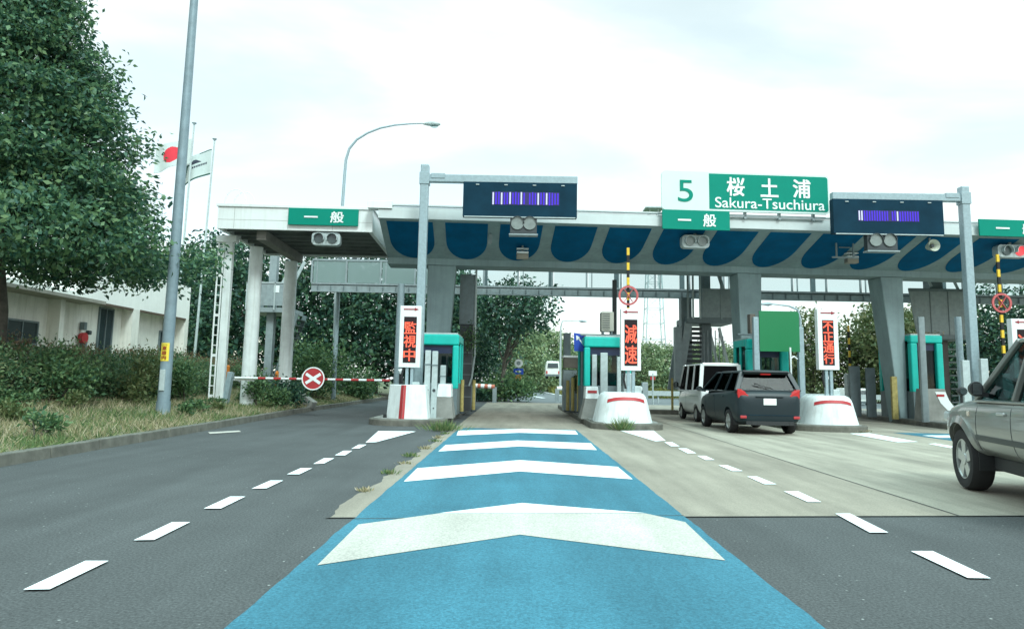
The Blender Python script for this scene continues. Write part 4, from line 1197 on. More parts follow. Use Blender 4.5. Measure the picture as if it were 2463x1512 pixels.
# middle stair tower
mt = thing('stair_tower', 'dark grey steel stair flights left of the second concrete pillar', 'stair tower', (W(1700, 800, 30).x, 30, 0))
zl = W(1700, 770, 30).z
mb = MB(); mb.box(-.85, 1.15, -.1, 1.9, zl - .12, zl + .12); mb.build('landing', STEEL, mt)
mb = MB(); mb.box(-.2, 1.1, -.12, -.08, zl + .12, zl + 1.35); mb.build('front_panel', STEELL, mt)
for x in (-.82, -.6, -.3, .6, 1.1):
    mb = MB(); mb.box(x - .04, x + .04, -.15, -.12, zl + .05, zl + 1.9 + (x > 0) * .4); mb.build('rail_post', GALVL if x in (-.6, -.3) else STEELL, mt)
mb = MB(); mb.bar((.5, 0, zl + 2.1), (1.1, 0, zl + .1), .06, .14); mb.build('upper_stringer', GALVL, mt)
mb = MB(); mb.box(-1.0, -.55, .3, .75, 0, zl + 1.0); mb.build('column', STEEL, mt)
mb = MB(); mb.box(-.05, .35, .6, 1.0, 0, zl + 2.4); mb.build('column', STEEL, mt)
for s in (0, 1.5):
    mb = MB(); mb.bar((-1.2, .1 + s, 1.0), (-.75, .1 + s, zl - .1), .08, .3, (1, 0, 0)); mb.build('stringer', STEELL, mt)
    mb = MB(); mb.bar((1.15, .1 + s, 1.0), (.55, .1 + s, zl - .3), .06, .12, (1, 0, 0)); mb.build('stringer', GALVL, mt)
for i in range(14):
    t = i / 14; z = 1.0 + (zl - 1.2) * t
    mb = MB(); mb.box(-1.15 + .4 * t, -.25 + .15 * t, .1 + 1.4 * t * .2, .4 + 1.4 * t * .2, z, z + .12); mb.build('tread', DARK, mt)
for i in range(6):
    x = -.1 + i * .16
    mb = MB(); mb.box(x - .015, x + .015, .05, .1, .8, zl - .3 - abs(i - 2) * .12); mb.build('baluster', STEELL, mt)
mb = MB(); mb.box(-1.35, -1.05, .0, .3, 1.2, zl - .3); mb.build('control_cabinet', STEELL, mt)

# right stair tower: enclosed landing
rt = thing('stair_tower', 'enclosed grey stair landing with sloping underside behind the right gantry', 'stair tower', (W(2262, 760, 29.5).x, 29.5, 0))
za, zb2 = W(2262, 808, 29.5).z, W(2262, 700, 29.5).z
mb = MB(); mb.prism([(-1.25, zb2), (-.95, za - .25), (-.5, za), (1.0, za), (1.0, zb2)], fny, 0, .08); mb.build('front_panel', STEELL, rt)
mb = MB(); mb.box(-.95, 1.0, .08, 2.2, za - .15, za + .02); mb.build('landing', STEEL, rt)
mb = MB(); mb.box(-1.3, 1.05, -.06, .0, zb2 - .02, zb2 + .1); mb.build('hand_rail', STEEL, rt)
mb = MB(); mb.box(-.6, 1.05, -.05, .02, za - .12, za + .06); mb.build('edge_beam', STEEL, rt)
for x in (-.4, .35):
    mb = MB(); mb.box(x - .015, x + .015, -.02, 0.0, za, zb2); mb.build('panel_seam', STEEL, rt)
mb = MB(); mb.box(.0, .55, .5, 1.0, 0, za - .1); mb.build('column', M('brown_grey_column', (.1, .09, .085), .7, var=.2), rt)
mb = MB(); mb.box(-.2, .35, .3, .8, zb2, zb2 + 1.3); mb.build('upper_column', STEEL, rt)
mb = MB(); mb.bar((.5, .1, zb2 + .95), (.95, .1, zb2 - .1), .05, .1); mb.build('upper_stringer', GALVL, rt)
mb = MB(); mb.bar((-.55, .1, zb2 + .9), (-.25, .1, zb2 + .2), .05, .1); mb.build('upper_stringer', GALVL, rt)
for i in range(3):
    mb = MB(); mb.bar((.65, .2, 3.5 - i * .75), (1.0, .2, 2.5 - i * .75), .03, .04); mb.build('hand_rail', GALVL, rt)
for i in range(10):
    mb = MB(); z = .4 + i * .28; mb.box(.5 + i * .02, 1.1, .3 + .05 * i, .7 + .05 * i, z, z + .05); mb.build('tread', STEEL, rt)

# service column beside the first pillar, with a vine
sc_ = thing('service_column', 'dark panelled steel service column right of the first booth, with a pale pipe', 'service column', (W(1122, 850, 26.0).x, 26.0, .15))
mb = MB(); mb.box(-.24, .2, 0, .5, 0, 2.9); mb.build('lower_duct', M('duct_dark', (.07, .075, .078), .6, var=.25), sc_)
mb = MB(); mb.box(-.3, .25, -.05, .55, 3.15, 5.0); mb.build('upper_cabinet', STEEL, sc_, bevel=.01)
mb = MB(); mb.box(-.26, .22, .02, .5, 2.9, 3.15); mb.build('gap_band', DARK, sc_)
mb = MB(); mb.tube([(.3, -.1, 5.2), (.31, -.1, 2.0), (.22, -.1, 1.2), (.12, -.1, .9)], .035, 8); mb.build('pipe', GALVL, sc_, smooth=True)
for i in range(6):
    mb = MB(); mb.box(-.26, .22, -.01, .0, .5 + i * .4, .52 + i * .4); mb.build('duct_joint', STEELL, sc_)
vn = thing('vine', 'small green vine sprouting from the service column', 'plant', (W(1125, 790, 25.9).x, 25.85, 2.6))
P = rng.normal(0, 1, (380, 3)) * [.2, .12, .25] + [.1, -.1, .15]
leaf_cloud('foliage', P, np.tile([0, -.3, .2], (380, 1)), (.05, .14), LEAFM, vn)
mb = MB(); mb.tube([(0, 0, -.5), (.05, -.1, 0), (.12, -.1, .3)], [.02, .015, .005], 6); mb.build('stem', BARK, vn)

# ------------------------------------------------------------------ traffic islands and what stands on them
def island(x, y0, y1, wd, skew=0.0):
    hw = wd / 2; mb = MB()
    front = [(hw * math.cos(a), hw * .75 + hw * .75 * math.sin(a)) for a in np.linspace(PI, 2 * PI, 15)]
    back = [(hw, y1 - y0), (-hw, y1 - y0)]
    poly = front + back
    sh = lambda u, v, t: (x + u + skew * v, y0 + v, t)
    mb.prism(poly, sh, -.05, .17)
    o = mb.build('traffic_island', CONCD, bevel=.03); struct(o)
    top = [(u * .9, hw * .12 + v * .985) for u, v in poly]
    mb = MB(); mb.prism(top, sh, .1, .185); o2 = mb.build('island_top', CONCM); struct(o2)
island(-2.95, 19.15, 33.5, 2.15)
island(3.12, 19.1, 34.5, 2.0)
island(9.05, 19.9, 34.5, 2.2)
island(14.3, 20.1, 36, 2.1, .1)

def dome_nose(name, label, x, y, wb=.84, wt=.62, h=1.0, ln=1.5, rz=0.0, group=None):
    r_ = thing(name, label, 'barrier block', (x, y, .0), rz, group)
    rings = []
    for z, k in ((0, 0), (.3 * h, .38), (.62 * h, .72), (.80 * h, .92), (.88 * h, 1.06), (.95 * h, 1.3), (h, 1.75)):
        wx = wb + (wt - wb) * k; fy = 0.0 + .22 * k
        ring = []
        for a in np.linspace(PI, 2 * PI, 19):
            c, s = math.cos(a), math.sin(a)
            px = wx * (abs(c) ** .8) * (1 if c > 0 else -1)
            py = fy + (.75 - fy) + (.75 - fy) * s
            ring.append((px, py, z))
        ring += [(wx, ln, z), (-wx, ln, z)]
        rings.append(ring)
    mb = MB(); mb.loft(rings); mb.build('block', WHITEC, r_, smooth=True, bevel=.0)
    mb = MB(); R_ = []
    for a in np.linspace(R(-118), R(-62), 17):
        t = (a + PI / 2) / R(28)
        zc = h * (.83 - .075 * t * t)
        def at(z):
            k = np.interp(z / h, (0, .3, .62, .8, .88, .95, 1), (0, .38, .72, .92, 1.06, 1.3, 1.75))
            wx = wb + (wt - wb) * k; fy = .22 * k
            aa = -PI / 2 + t * R(46)
            c, s = math.cos(aa), math.sin(aa)
            px = wx * (abs(c) ** .8) * (1 if c > 0 else -1)
            return Vector((px, .75 + (.75 - fy) * s, z))
        p0, p1 = at(zc - .045 * h), at(zc + .045 * h)
        n = Vector((p0.x, p0.y - .9, .3)).normalized()
        R_.append([p0 + n * .002, p0 + n * .012, p1 + n * .012, p1 + n * .002])
    mb.loft(R_); mb.build('red_band', RED, r_)
    return r_
dome_nose('impact_block', 'rounded white impact block with an arched red band and grass at its foot', 3.06, 19.2)
dome_nose('impact_block', 'rounded white impact block with a red band, right of the dark car', 9.1, 20.2, rz=R(-8))
ab = thing('impact_block', 'wedge shaped impact block with an upright red stripe on the first toll island', 'barrier block', (-2.95, 19.35, .12))
def wedge(bt, tp, z0, z1):
    mb = MB(); n = len(bt)
    mb.loft([[(p[0], p[1], z0) for p in bt], [(p[0], p[1], z1) for p in tp]]); return mb
bt_ = [(-.60, .55), (-.08, 0), (.62, .12), (.62, 1.2), (-.60, 1.2)]
tp_ = [(-.54, .62), (-.06, .14), (.50, .24), (.50, 1.1), (-.54, 1.1)]
wedge(bt_, tp_, 0, .98).build('block', WHITEC, ab, bevel=.02)
mb = MB()
for (i, u0, u1) in ((0, .82, 1.0), (1, 0, .10)):
    def pt(t, z, i=i):
        a0 = Vector((*bt_[i], 0)).lerp(Vector((*tp_[i], .98)), z); a1 = Vector((*bt_[i + 1], 0)).lerp(Vector((*tp_[i + 1], .98)), z)
        p = a0.lerp(a1, t); d = (a1 - a0); nrm = Vector((d.y, -d.x, 0)).normalized()
        return p + nrm * .006
    mb.add([pt(u0, 0.01), pt(u1, 0.01), pt(u1, .99), pt(u0, .99)], [(0, 1, 2, 3)])
st_ = mb.build('red_stripe', RED, ab); sm_ = st_.modifiers.new('th', 'SOLIDIFY'); sm_.thickness = .006
mb = MB(); mb.tube([(-.62, .5, -.02), (-.62, .5, .16)], .05, 8); mb.build('rubber_foot', RUBBER, ab)
def side_block(label, x, y, z0=.15, wb=.36, wt=.2, h=.98, ln=.9, mark=True, group='low guard blocks'):
    r_ = thing('guard_block', label, 'guard block', (x, y, z0), 0, group)
    mb = MB(); mb.loft([[(-wb, 0, 0), (wb, 0, 0), (wb, ln, 0), (-wb, ln, 0)], [(-wt * 1.1, .1, h * .62), (wt * 1.1, .1, h * .62), (wt, ln, h * .62), (-wt, ln, h * .62)]]); mb.build('base', CONCM, r_, bevel=.02)
    mb = MB(); mb.loft([[(-wt * 1.1, .09, h * .62), (wt * 1.1, .09, h * .62), (wt, ln, h * .62), (-wt, ln, h * .62)], [(-wt * .9, .2, h), (wt * .9, .2, h), (wt * .9, ln, h), (-wt * .9, ln, h)]]); mb.build('upper_block', WHITEC, r_, bevel=.02)
    if mark:
        mb = MB(); mb.box(-wt * .7, wt * .7, .125, .14, h * .8, h * .88); mb.build('red_band', RED, r_)
    return r_
side_block('low tapered guard block with white top right of the paired posts on the first island', -2.03, 20.5, wb=.30, mark=False)
side_block('low tapered guard block with a short red band left of the middle impact block', 2.38, 21.6)
side_block('low white guard block with a red band behind the third impact block', 8.35, 22.2)
gb = thing('guard_block', 'long concrete guard wall with a white scooped front left of the silver SUV', 'guard block', (13.8, 24.2, .15))
mb = MB(); mb.prism([(0, 0), (1.75, 0), (1.75, .35), (1.3, .38), (1.02, .55), (.88, .8), (.8, 1.1), (.12, 1.1)], fny, 0, .55); mb.build('wall', CONCM, gb, bevel=.02)
mb = MB(); mb.prism([(.45, 1.0), (.8, 1.0), (.9, .74), (1.06, .5), (1.3, .36), (.85, .38), (.62, .62)], fny, -.012, .0); mb.build('white_face', LETW, gb)
mb = MB(); mb.box(.5, .75, -.02, -.012, .84, .92); mb.build('red_mark', RED, gb)
def guard_post(label, px, ytop, Y, wd=.16, z0=.15, mat=GALVL, group='guard posts on the islands', slots=True):
    p = W(px, ytop, Y)
    r_ = thing('guard_post', label, 'guard post', (p.x, Y, z0), 0, group)
    h = p.z - z0
    mb = MB(); mb.box(-wd / 2, wd / 2, -.03, .09, 0, h); mb.build('post', mat, r_, bevel=.015)
    if slots:
        mb = MB(); mb.disc((0, -.035, h * .42), .045, 'y', .02, 14); mb.disc((0, -.035, h * .16), .02, 'y', .02, 10); mb.build('slot', DARK, r_)
        mb = MB(); mb.box(-wd / 2 - .01, wd / 2 + .01, -.045, -.03, h * .78, h * .8); mb.build('strap', STEEL, r_)
    return r_
guard_post('left one of the two tall pale guard posts on the first island', 1030, 842, 20.15)
guard_post('right one of the two tall pale guard posts on the first island', 1047, 844, 20.15)
guard_post('shorter pale guard post standing behind the small block on the first island', 1066, 878, 20.9)
guard_post('slim pale guard post in front of the left edge of the second booth', 1430, 852, 22.4, .15, slots=False)
guard_post('thick pale guard post in front of the second booth window', 1453, 848, 21.8, .22, slots=False)
guard_post('slim guard post half hidden by the middle vertical LED sign', 1489, 858, 21.6, .12, slots=False)
for i, (px, yt, Y, wd, mt_) in enumerate(((2215, 762, 23.6, .2, STEELL), (2305, 762, 22.3, .17, GALV), (2322, 866, 21.2, .22, GALVL), (2366, 862, 21.2, .22, GALVL), (2055, 880, 27.5, .4, STEEL), (2093, 884, 27.0, .34, STEEL), (2150, 905, 25.6, .2, RUSTY))):
    guard_post(['tall grey guard post before the fourth booth', 'tall grey guard post left of the right gantry post', 'short pale guard post left of the right gantry foot', 'short pale guard post right of the right gantry foot',
                'broad dark guard post nearest the third vertical LED sign', 'broad dark guard post left of the third pillar foot', 'worn yellow guard post at the foot of the third pillar'][i], px, yt, Y, wd, mat=mt_, slots=False)

def led_sign(label, px, Y, ztop, zbot, txt, arrow, wd=.6, base=1.0, LW=.36, off=0.0):
    x = W(px, 810, Y).x
    r_ = thing('led_sign', label, 'LED sign', (x, Y, zbot), 0, 'upright LED signs')
    hh = ztop - zbot; hw = wd / 2
    mb = MB(); mb.box(-hw, hw, 0, .2, 0, hh); mb.build('case', WHITE, r_, bevel=.012)
    z0, z1 = .13, hh - .31
    mb = MB(); mb.box(-LW / 2, LW / 2, -.006, 0, z0, z1); sc__ = mb.build('screen', LEDBG, r_)
    lettering(txt, (-LW / 2 + .015, LW / 2 - .015, z0 + .03, z1 - (.12 if len(txt) < 4 else .02)), -.006, LED, sc__, vertical=True, bold=.011, th=.006)
    mb = MB(); za_ = hh - .1; s = arrow
    mb.box(-.2, .2, -.008, 0, za_ - .018, za_ + .018); mb.prism([(s * .23, za_), (s * .11, za_ + .05), (s * .11, za_ - .05)], fny, -.009, 0); mb.build('arrow', REDD, r_)
    for x_ in (-.06, .08):
        mb = MB(); mb.box(x_ - .04, x_ + .04, .05, .15, base - zbot, 0); mb.build('stand_leg', GALV, r_)
    mb = MB(); mb.cb((.2, .1, base - zbot + .18), (.2, .16, .2)); mb.build('control_box', GALVL, r_, bevel=.02)
    mb = MB(); mb.tube([(-.16, .05, -.02), (-.2, 0, -.25), (-.14, .05, -.5)], .03, 6); mb.build('cable', RUBBER, r_, smooth=True)
    return r_
led_sign('white upright LED sign reading 監視中 with an arrow to the right', 986, 19.95, 3.32, 1.58, '監視中', 1, .6, .9)
led_sign('white upright LED sign reading 減速 with an arrow to the left on the second island', 1517.5, 19.75, 3.33, 1.6, '減速', -1, .56, .9)
led_sign('white upright LED sign reading 不正通行 with an arrow to the right', 1992, 20.7, 3.5, 1.74, '不正通行', 1, .6, .9, .33)
led_sign('white upright LED sign with a left arrow cut by the right edge of the photo', 2462, 20.6, 3.32, 1.6, '減速', -1, .66, .5)
wl = thing('warning_lamp', 'small white lamp on a black bracket below the first vertical LED sign', 'warning lamp', (W(964, 905, 20.1).x, 20.1, 1.0))
mb = MB(); mb.box(-.05, .05, 0, .08, 0, .42); mb.build('bracket', RUBBER, wl, bevel=.01)
mb = MB(); mb.tube([(0, -.02, .42), (0, -.06, .5), (.05, -.1, .53)], [.05, .07, .03], 10); mb.build('lamp', LETW, wl, smooth=True)

# toll booths
def booth(label, px0, px1, Yf, depth, ytop, lean=0.0, post=.2, lint=.34, ac=False):
    a, b = W(px0, 900, Yf), W(px1, 900, Yf)
    zt = W((px0 + px1) / 2, ytop, Yf).z - .17
    hw = (b.x - a.x) / 2; x = (a.x + b.x) / 2
    r_ = thing('toll_booth', label, 'toll booth', (x, Yf, .17), 0, 'teal toll booths')
    mb = MB(); mb.box(-hw + .02, hw - .02, .02, depth, 0, .98); mb.build('base_panel', STEEL, r_, bevel=.01)
    mb = MB()
    mb.box(-hw, -hw + post, 0, .25, .95, zt - lint); mb.box(hw - post, hw, 0, .25, .8, zt - lint); mb.box(-hw, hw, 0, .25, zt - lint, zt)
    mb.build('front_frame', TEAL, r_, bevel=.05, seg=3)
    mb = MB()
    for s in (-1, 1):
        xx0, xx1 = sorted((s * hw, s * (hw - .12)))
        mb.box(xx0 + .003, xx1 - .003, .25, depth, zt - lint * .7, zt - .01); mb.box(xx0 + .003, xx1 - .003, depth - .2, depth, .95, zt - lint * .7)
        mb.box(xx0 + .006, xx1 - .006, depth * .5, depth * .5 + .1, .95, zt - lint * .7)
    mb.box(-hw + .12, hw - .12, depth - .12, depth, .98, 1.2); mb.box(-hw + .12, hw - .12, depth - .12, depth, zt - lint, zt - .012)
    mb.build('side_frame', TEAL, r_, bevel=.02)
    mb = MB(); mb.box(-hw + .05, hw - .05, .06, depth - .05, zt, zt + .05); mb.build('roof', GALVL, r_)
    mb = MB(); mb.box(-hw + post, hw - post, .14, .15, 1.0, zt - lint); fw = mb.build('front_window', GLASS, r_)
    mb = MB(); mb.box(-hw + post, hw - post, .12, .135, zt - lint - .26, zt - lint - .002); mb.build('sun_shade', M('shade_navy', (.01, .02, .06), .4), fw)
    for s in (-1, 1):
        mb = MB(); mb.box(s * (hw - .06) - .005, s * (hw - .06) + .005, .26, depth - .2, 1.0, zt - lint * .7); mb.build('side_window', GLASS, r_)
    mb = MB(); mb.box(-hw + .15, hw - .15, .3, .8, .9, 1.02); mb.build('counter', DARK, r_)
    mb = MB(); mb.cb((.1, .5, 1.28), (.4, .08, .32)); mb.box(.06, .14, .48, .54, 1.02, 1.14); mb.build('monitor', STEELL, r_)
    mb = MB(); mb.cb((-.25, 1.2, 1.15), (.42, .1, .6)); mb.box(-.45, -.05, .95, 1.3, .8, .88); mb.build('seat', M('seat_dark', (.03, .035, .05), .8), r_)
    for s in (-1, 1):
        mb = MB(); mb.box(s * hw * .6 - .02, s * hw * .6 + .02, depth - .1, depth - .06, 1.2, zt - lint); mb.build('mullion', STEEL, r_)
    return r_
booth('first teal toll booth, beside the left concrete pillar', 988, 1102, 22.3, 2.1, 803)
booth('second teal toll booth, with an air conditioner on its roof', 1405, 1519, 23.2, 2.4, 810)
booth('third teal toll booth, behind the plain green sign', 1798, 1899, 23.4, 1.5, 815, post=.26)
booth('fourth teal toll booth, with rounded frame before the right stair tower', 2194, 2272, 25.4, 2.3, 806, post=.24, lint=.28)

ac = thing('air_conditioner', 'beige air conditioner unit standing on the roof of the second booth', 'air conditioner', (W(1461, 800, 23.8).x, 23.8, 2.98))
mb = MB(); mb.box(-.2, .22, 0, .5, 0, .66); mb.build('case', M('ac_beige', (.48, .47, .4), .6), ac, bevel=.03)
mb = MB(); mb.box(-.17, .08, -.012, 0, .06, .6); gl_ = mb.build('fan_grille', M('grille_dark', (.12, .13, .12), .6), ac)
for i in range(7):
    mb = MB(); mb.box(-.17, .08, -.02, -.012, .08 + i * .075, .105 + i * .075); mb.build('slat', M('ac_beige', (.48, .47, .4), .6), gl_)
mb = MB(); mb.box(-.9, .75, .05, .12, -.16, -.1); mb.build('stand_rail', STEEL, ac)
mb = MB(); mb.box(-.9, .75, .3, .37, -.16, -.1); mb.build('stand_rail', STEEL, ac)
mb = MB(); mb.box(-.16, -.1, .04, .38, -.1, 0); mb.build('stand_foot', STEEL, ac)
mb = MB(); mb.box(.12, .18, .04, .38, -.1, 0); mb.build('stand_foot', STEEL, ac)
as_ = thing('arrow_sign', 'blue board with a white diagonal arrow left of the second booth roof', 'sign', (W(1400, 813, 24.0).x, 24.0, 2.3))
mb = MB(); mb.hexa([(-.26, 0, 0), (.24, 0, 0), (.24, .04, 0), (-.26, .04, 0), (-.28, 0, .62), (.22, 0, .56), (.22, .04, .56), (-.28, .04, .62)]); mb.build('board', NAVY, as_)
mb = MB(); mb.bar((.12, -.006, .13), (-.13, -.006, .45), .006, .045, (0, 0, 1)); mb.prism([(-.2, .54), (-.19, .36), (-.06, .46)], fny, -.01, -.003); mb.build('arrow', LETW, as_)
mb = MB(); mb.box(.22, .45, .0, .06, .3, .36); mb.box(-.03, .03, .04, .08, -2.1, .1); mb.build('bracket', STEEL, as_)
bp_ = thing('black_pole', 'slim black pole rising behind the second booth to the canopy', 'pole', (W(1478, 800, 26.2).x, 26.2, .17))
mb = MB(); mb.box(-.075, .075, -.07, .07, 0, 4.9); mb.build('post', M('pole_black', (.008, .018, .018), .5), bp_)
mb = MB(); mb.box(-.14, .14, -.12, .12, 0, .05); mb.build('base_plate', DARK, bp_)
tm = thing('ticket_machine', 'old grey ticket machine with a white rounded hood left of the second booth', 'ticket machine', (W(1374, 900, 27).x, 27, .17))
mb = MB(); mb.box(-.3, .22, 0, .6, 0, 1.55); mb.build('cabinet', STEELL, tm, bevel=.02)
mb = MB(); mb.box(-.28, .28, -.1, .5, 1.62, 2.0); mb.build('head', M('machine_brown', (.14, .12, .1), .6, var=.3), tm)
mb = MB(); mb.box(-.32, .32, -.14, .55, 2.0, 2.09); mb.box(.28, .33, -.14, .55, 1.55, 2.0); mb.build('hood', WHITE, tm, bevel=.03)
mb = MB(); mb.box(-.28, -.02, .1, .5, 2.09, 2.95); mb.build('upper_cabinet', STEEL, tm)
for i, (px, Y) in enumerate(((1366, 26.2), (1378, 25.9), (1392, 25.6))):
    p = W(px, 905, Y)
    yp = thing('yellow_post', ['worn yellow guard tube furthest left below the ticket machine', 'middle worn yellow guard tube below the ticket machine', 'worn yellow guard tube nearest the second booth'][i], 'guard tube', (p.x, Y, .17), 0, 'worn yellow guard tubes')
    mb = MB(); mb.tube([(0, 0, 0), (0, 0, 1.15 + .1 * i)], .06, 12); mb.build('tube', RUSTY, yp, smooth=True)
    mb = MB(); mb.tube([(0, 0, 0), (0, 0, .06)], .13, 12); mb.build('foot', DARK, yp)
for i, (px, Y) in enumerate(((1112, 23.6), (1140, 25.2))):
    p = W(px, 930, Y)
    yp = thing('yellow_post', ['slim worn yellow guard tube right of the first booth', 'yellow guard tube right of the service column'][i], 'guard tube', (p.x, Y, .17), 0, 'worn yellow guard tubes')
    mb = MB(); mb.tube([(0, 0, 0), (0, 0, 1.1)], .06, 12); mb.build('tube', RUSTY, yp, smooth=True)
    mb = MB(); mb.tube([(0, 0, 0), (0, 0, .06)], .1, 12); mb.build('foot', DARK, yp)
mt2 = shrub('weed_bush', 'green weed growing on top of the yellow guard tubes', (W(1385, 900, 26.4).x, 26.4, .9), .22, .65, 420, LEAFP, (.05, .14))
def tuft(name, label, loc, r, h, n, mat, group=None):
    root = thing(name, label, 'plant', loc, 0, group)
    P = np.stack([rng.normal(0, r * .45, n), rng.normal(0, r * .45, n), np.zeros(n)], 1)
    D = unit(np.stack([P[:, 0] * 1.2 / r + rng.normal(0, .3, n), P[:, 1] * 1.2 / r + rng.normal(0, .3, n), np.ones(n) * 1.3], 1))
    Sd = unit(np.cross(D, rng.normal(0, 1, (n, 3)))); Nn = np.cross(Sd, D); Ln = h * rng.uniform(.4, 1.1, n)
    quads('foliage', P, D, Sd, Nn, Ln, np.full(n, .018), mat, root, .05)
    mb = MB(); mb.tube([(0, 0, -.05), (0, 0, h * .25)], [r * .25, r * .05], 7); mb.build('root_clump', SOIL, root)
    return root
tuft('grass_tuft', 'grass tuft at the foot of the middle impact block', (W(1497, 1020, 19.1).x, 19.05, 0.0), .2, .42, 260, GRASSG)
tuft('grass_tuft', 'grass tuft growing between the first island kerb and the blue lane', G(1065, 1036), .4, .3, 380, GRASSG)
tuft('grass_tuft', 'flat dry weeds at the foot of the third impact block', G(2042, 1037), .5, .12, 320, GRASS)

# stop gates standing upright with a red crossed ring
def stop_gate(label, px, Y, ytop, yring, ybot, rr=.32, wd=.085):
    x = W(px, 800, Y).x; zt = W(px, ytop, Y).z; zr = W(px, yring, Y).z; zb_ = W(px, ybot, Y).z
    r_ = thing('stop_gate', label, 'gate arm', (x, Y, .17), 0, 'raised stop gates')
    mb = MB(); n = max(4, int((zt - zb_) / .24))
    for i in range(n):
        mb.cur = i % 2
        z0 = zb_ + (zt - zb_) * i / n - .17; z1 = zb_ + (zt - zb_) * (i + 1) / n - .17
        mb.box(-wd / 2, wd / 2, -.03, .03, z0, z1)
    mb.build('arm', [YEL, RUBBER] if n % 2 else [RUBBER, YEL], r_)
    z = zr - .17
    if rr > 0:
        mb = MB(); mb.loft([[(q * math.cos(a), y, z + q * math.sin(a)) for q, y in ((rr * .8, -.04), (rr * .8, -.08), (rr, -.08), (rr, -.04))] for a in np.linspace(0, 2 * PI, 33)], caps=False)
        mb.build('ring', M('ring_red', (.5, .1, .1), .5, var=.1), r_, smooth=False)
        for s in (1, -1):
            mb = MB(); mb.bar((-rr * .6 * s * .7, -.06 - .004 * s, z - rr * .62), (rr * .6 * s * .7, -.06 - .004 * s, z + rr * .62), .02, .07, (0, 1, 0)); mb.build('cross_bar', M('ring_red', (.5, .1, .1), .5), r_)
    mb = MB(); mb.box(-.17, .17, -.12, .2, 0, max(.6, zb_ - .17 + .1)); mb.build('drive_box', GALVL, r_, bevel=.03)
    return r_
stop_gate('yellow and black gate arm with a red crossed ring above the middle LED sign', 1511, 22.6, 596, 711, 905)
stop_gate('yellow and black gate arm with a red crossed ring near the right edge', 2411, 22.8, 612, 729, 905)
stop_gate('slim yellow and black gate arm without ring, right of the third LED sign', 2041, 28.5, 782, 800, 905, 0, .07)

# plain green sign before the third booth
ps = thing('plain_sign', 'plain green square sign board on two grey posts before the third booth', 'sign', (W(1875, 800, 22.7).x, 22.7, 0))
pb, pt_ = W(1875, 845, 22.7).z, W(1875, 748, 22.7).z; hw = (W(1923, 800, 22.7).x - W(1827, 800, 22.7).x) / 2
mb = MB(); mb.prism(rrect(-hw, hw, pb, pt_, .1, corners=(0, 1, 0, 0)), fny, 0, .06); mb.build('board', GREEN2, ps)
for x in (-hw - .09, hw + .06):
    mb = MB(); mb.box(x - .09, x + .09, .02, .2, .15, pt_ - (.5 if x > 0 else .2)); mb.build('post', GALV, ps, bevel=.02)
mb = MB(); mb.box(-hw - .1, hw + .1, .06, .1, pb + .2, pb + .3); mb.build('rail', STEEL, ps)
st2 = thing('service_stand', 'thin white pipe stand with a small hook and white box right of the third booth', 'stand', (W(1904, 900, 22.5).x, 22.5, .17))
mb = MB(); mb.tube([(0, 0, 0), (-.02, 0, 2.3)], .03, 8); mb.tube([(-.02, 0, 1.95), (.1, 0, 2.02), (.2, 0, 1.93)], .025, 8); mb.build('pipe', LETW, st2, smooth=True)
mb = MB(); mb.cb((-.14, 0, 1.42), (.16, .12, .22)); mb.build('box', LETW, st2, bevel=.03)

# beyond the plaza
def far_arm(label, px0, px1, py0, py1, Y):
    a, b = W(px0, py0, Y), W(px1, py1, Y)
    r_ = thing('far_barrier', label, 'barrier', (a.x, Y, 0), 0, 'far red and white barrier arms')
    mb = MB()
    for i in range(6):
        mb.cur = i % 2; p, q = a.lerp(b, i / 6), a.lerp(b, (i + 1) / 6)
        mb.tube([(p.x - a.x, 0, p.z), (q.x - a.x, 0, q.z)], .13, 10)
    mb.build('arm', [LETW, M('faded_red', (.5, .14, .08), .6)], r_, smooth=True)
    for x_, z_ in ((0, a.z), (b.x - a.x, b.z)):
        mb = MB(); mb.box(x_ - .12, x_ + .12, -.1, .1, 0, z_); mb.build('stand', STEELL, r_)
far_arm('far red and white barrier arm at the left of the middle lane exit', 1140, 1190, 927, 930, 41.5)
far_arm('far red and white barrier arm right of the exit road bend', 1340, 1412, 934, 930, 44)
rs = thing('road_sign_cluster', 'post with a round white sign over a blue arrow sign and orange board', 'sign post', (W(1247, 900, 46).x, 46, 0))
zz = W(1247, 873, 46).z
mb = MB(); mb.tube([(0, .04, -.05), (0, .04, zz + .2)], .05, 8); mb.build('post', GALV, rs, smooth=True)
mb = MB(); mb.disc((0, 0, zz), .27, 'y', .04); ro = mb.build('round_sign', LETW, rs)
mb = MB(); mb.disc((0, -.024, zz), .13, 'y', .006); mb.build('grey_mark', STEELL, ro)
mb = MB(); mb.box(-.32, .32, -.02, .02, zz - .72, zz - .34); bs_ = mb.build('blue_sign', NAVY, rs)
mb = MB(); mb.box(-.2, .05, -.03, -.021, zz - .56, zz - .5); mb.prism([(.2, zz - .53), (.02, zz - .44), (.02, zz - .62)], fny, -.03, -.021); mb.build('arrow', LETW, bs_)
mb = MB(); mb.prism([(-.28, zz - 1.1), (.22, zz - 1.1), (.16, zz - .82), (-.04, zz - .74), (-.2, zz - .85)], fny, -.03, .02); mb.build('orange_board', ORANGE, rs)
fvn = thing('distant_van', 'small white van seen from behind far down the exit road', 'van', (W(1330, 880, 78).x, 78, 0))
zc = W(1330, 905, 78).z; zt = W(1330, 868, 78).z
fvn.location.z = zc - .25
H_ = zt - fvn.location.z
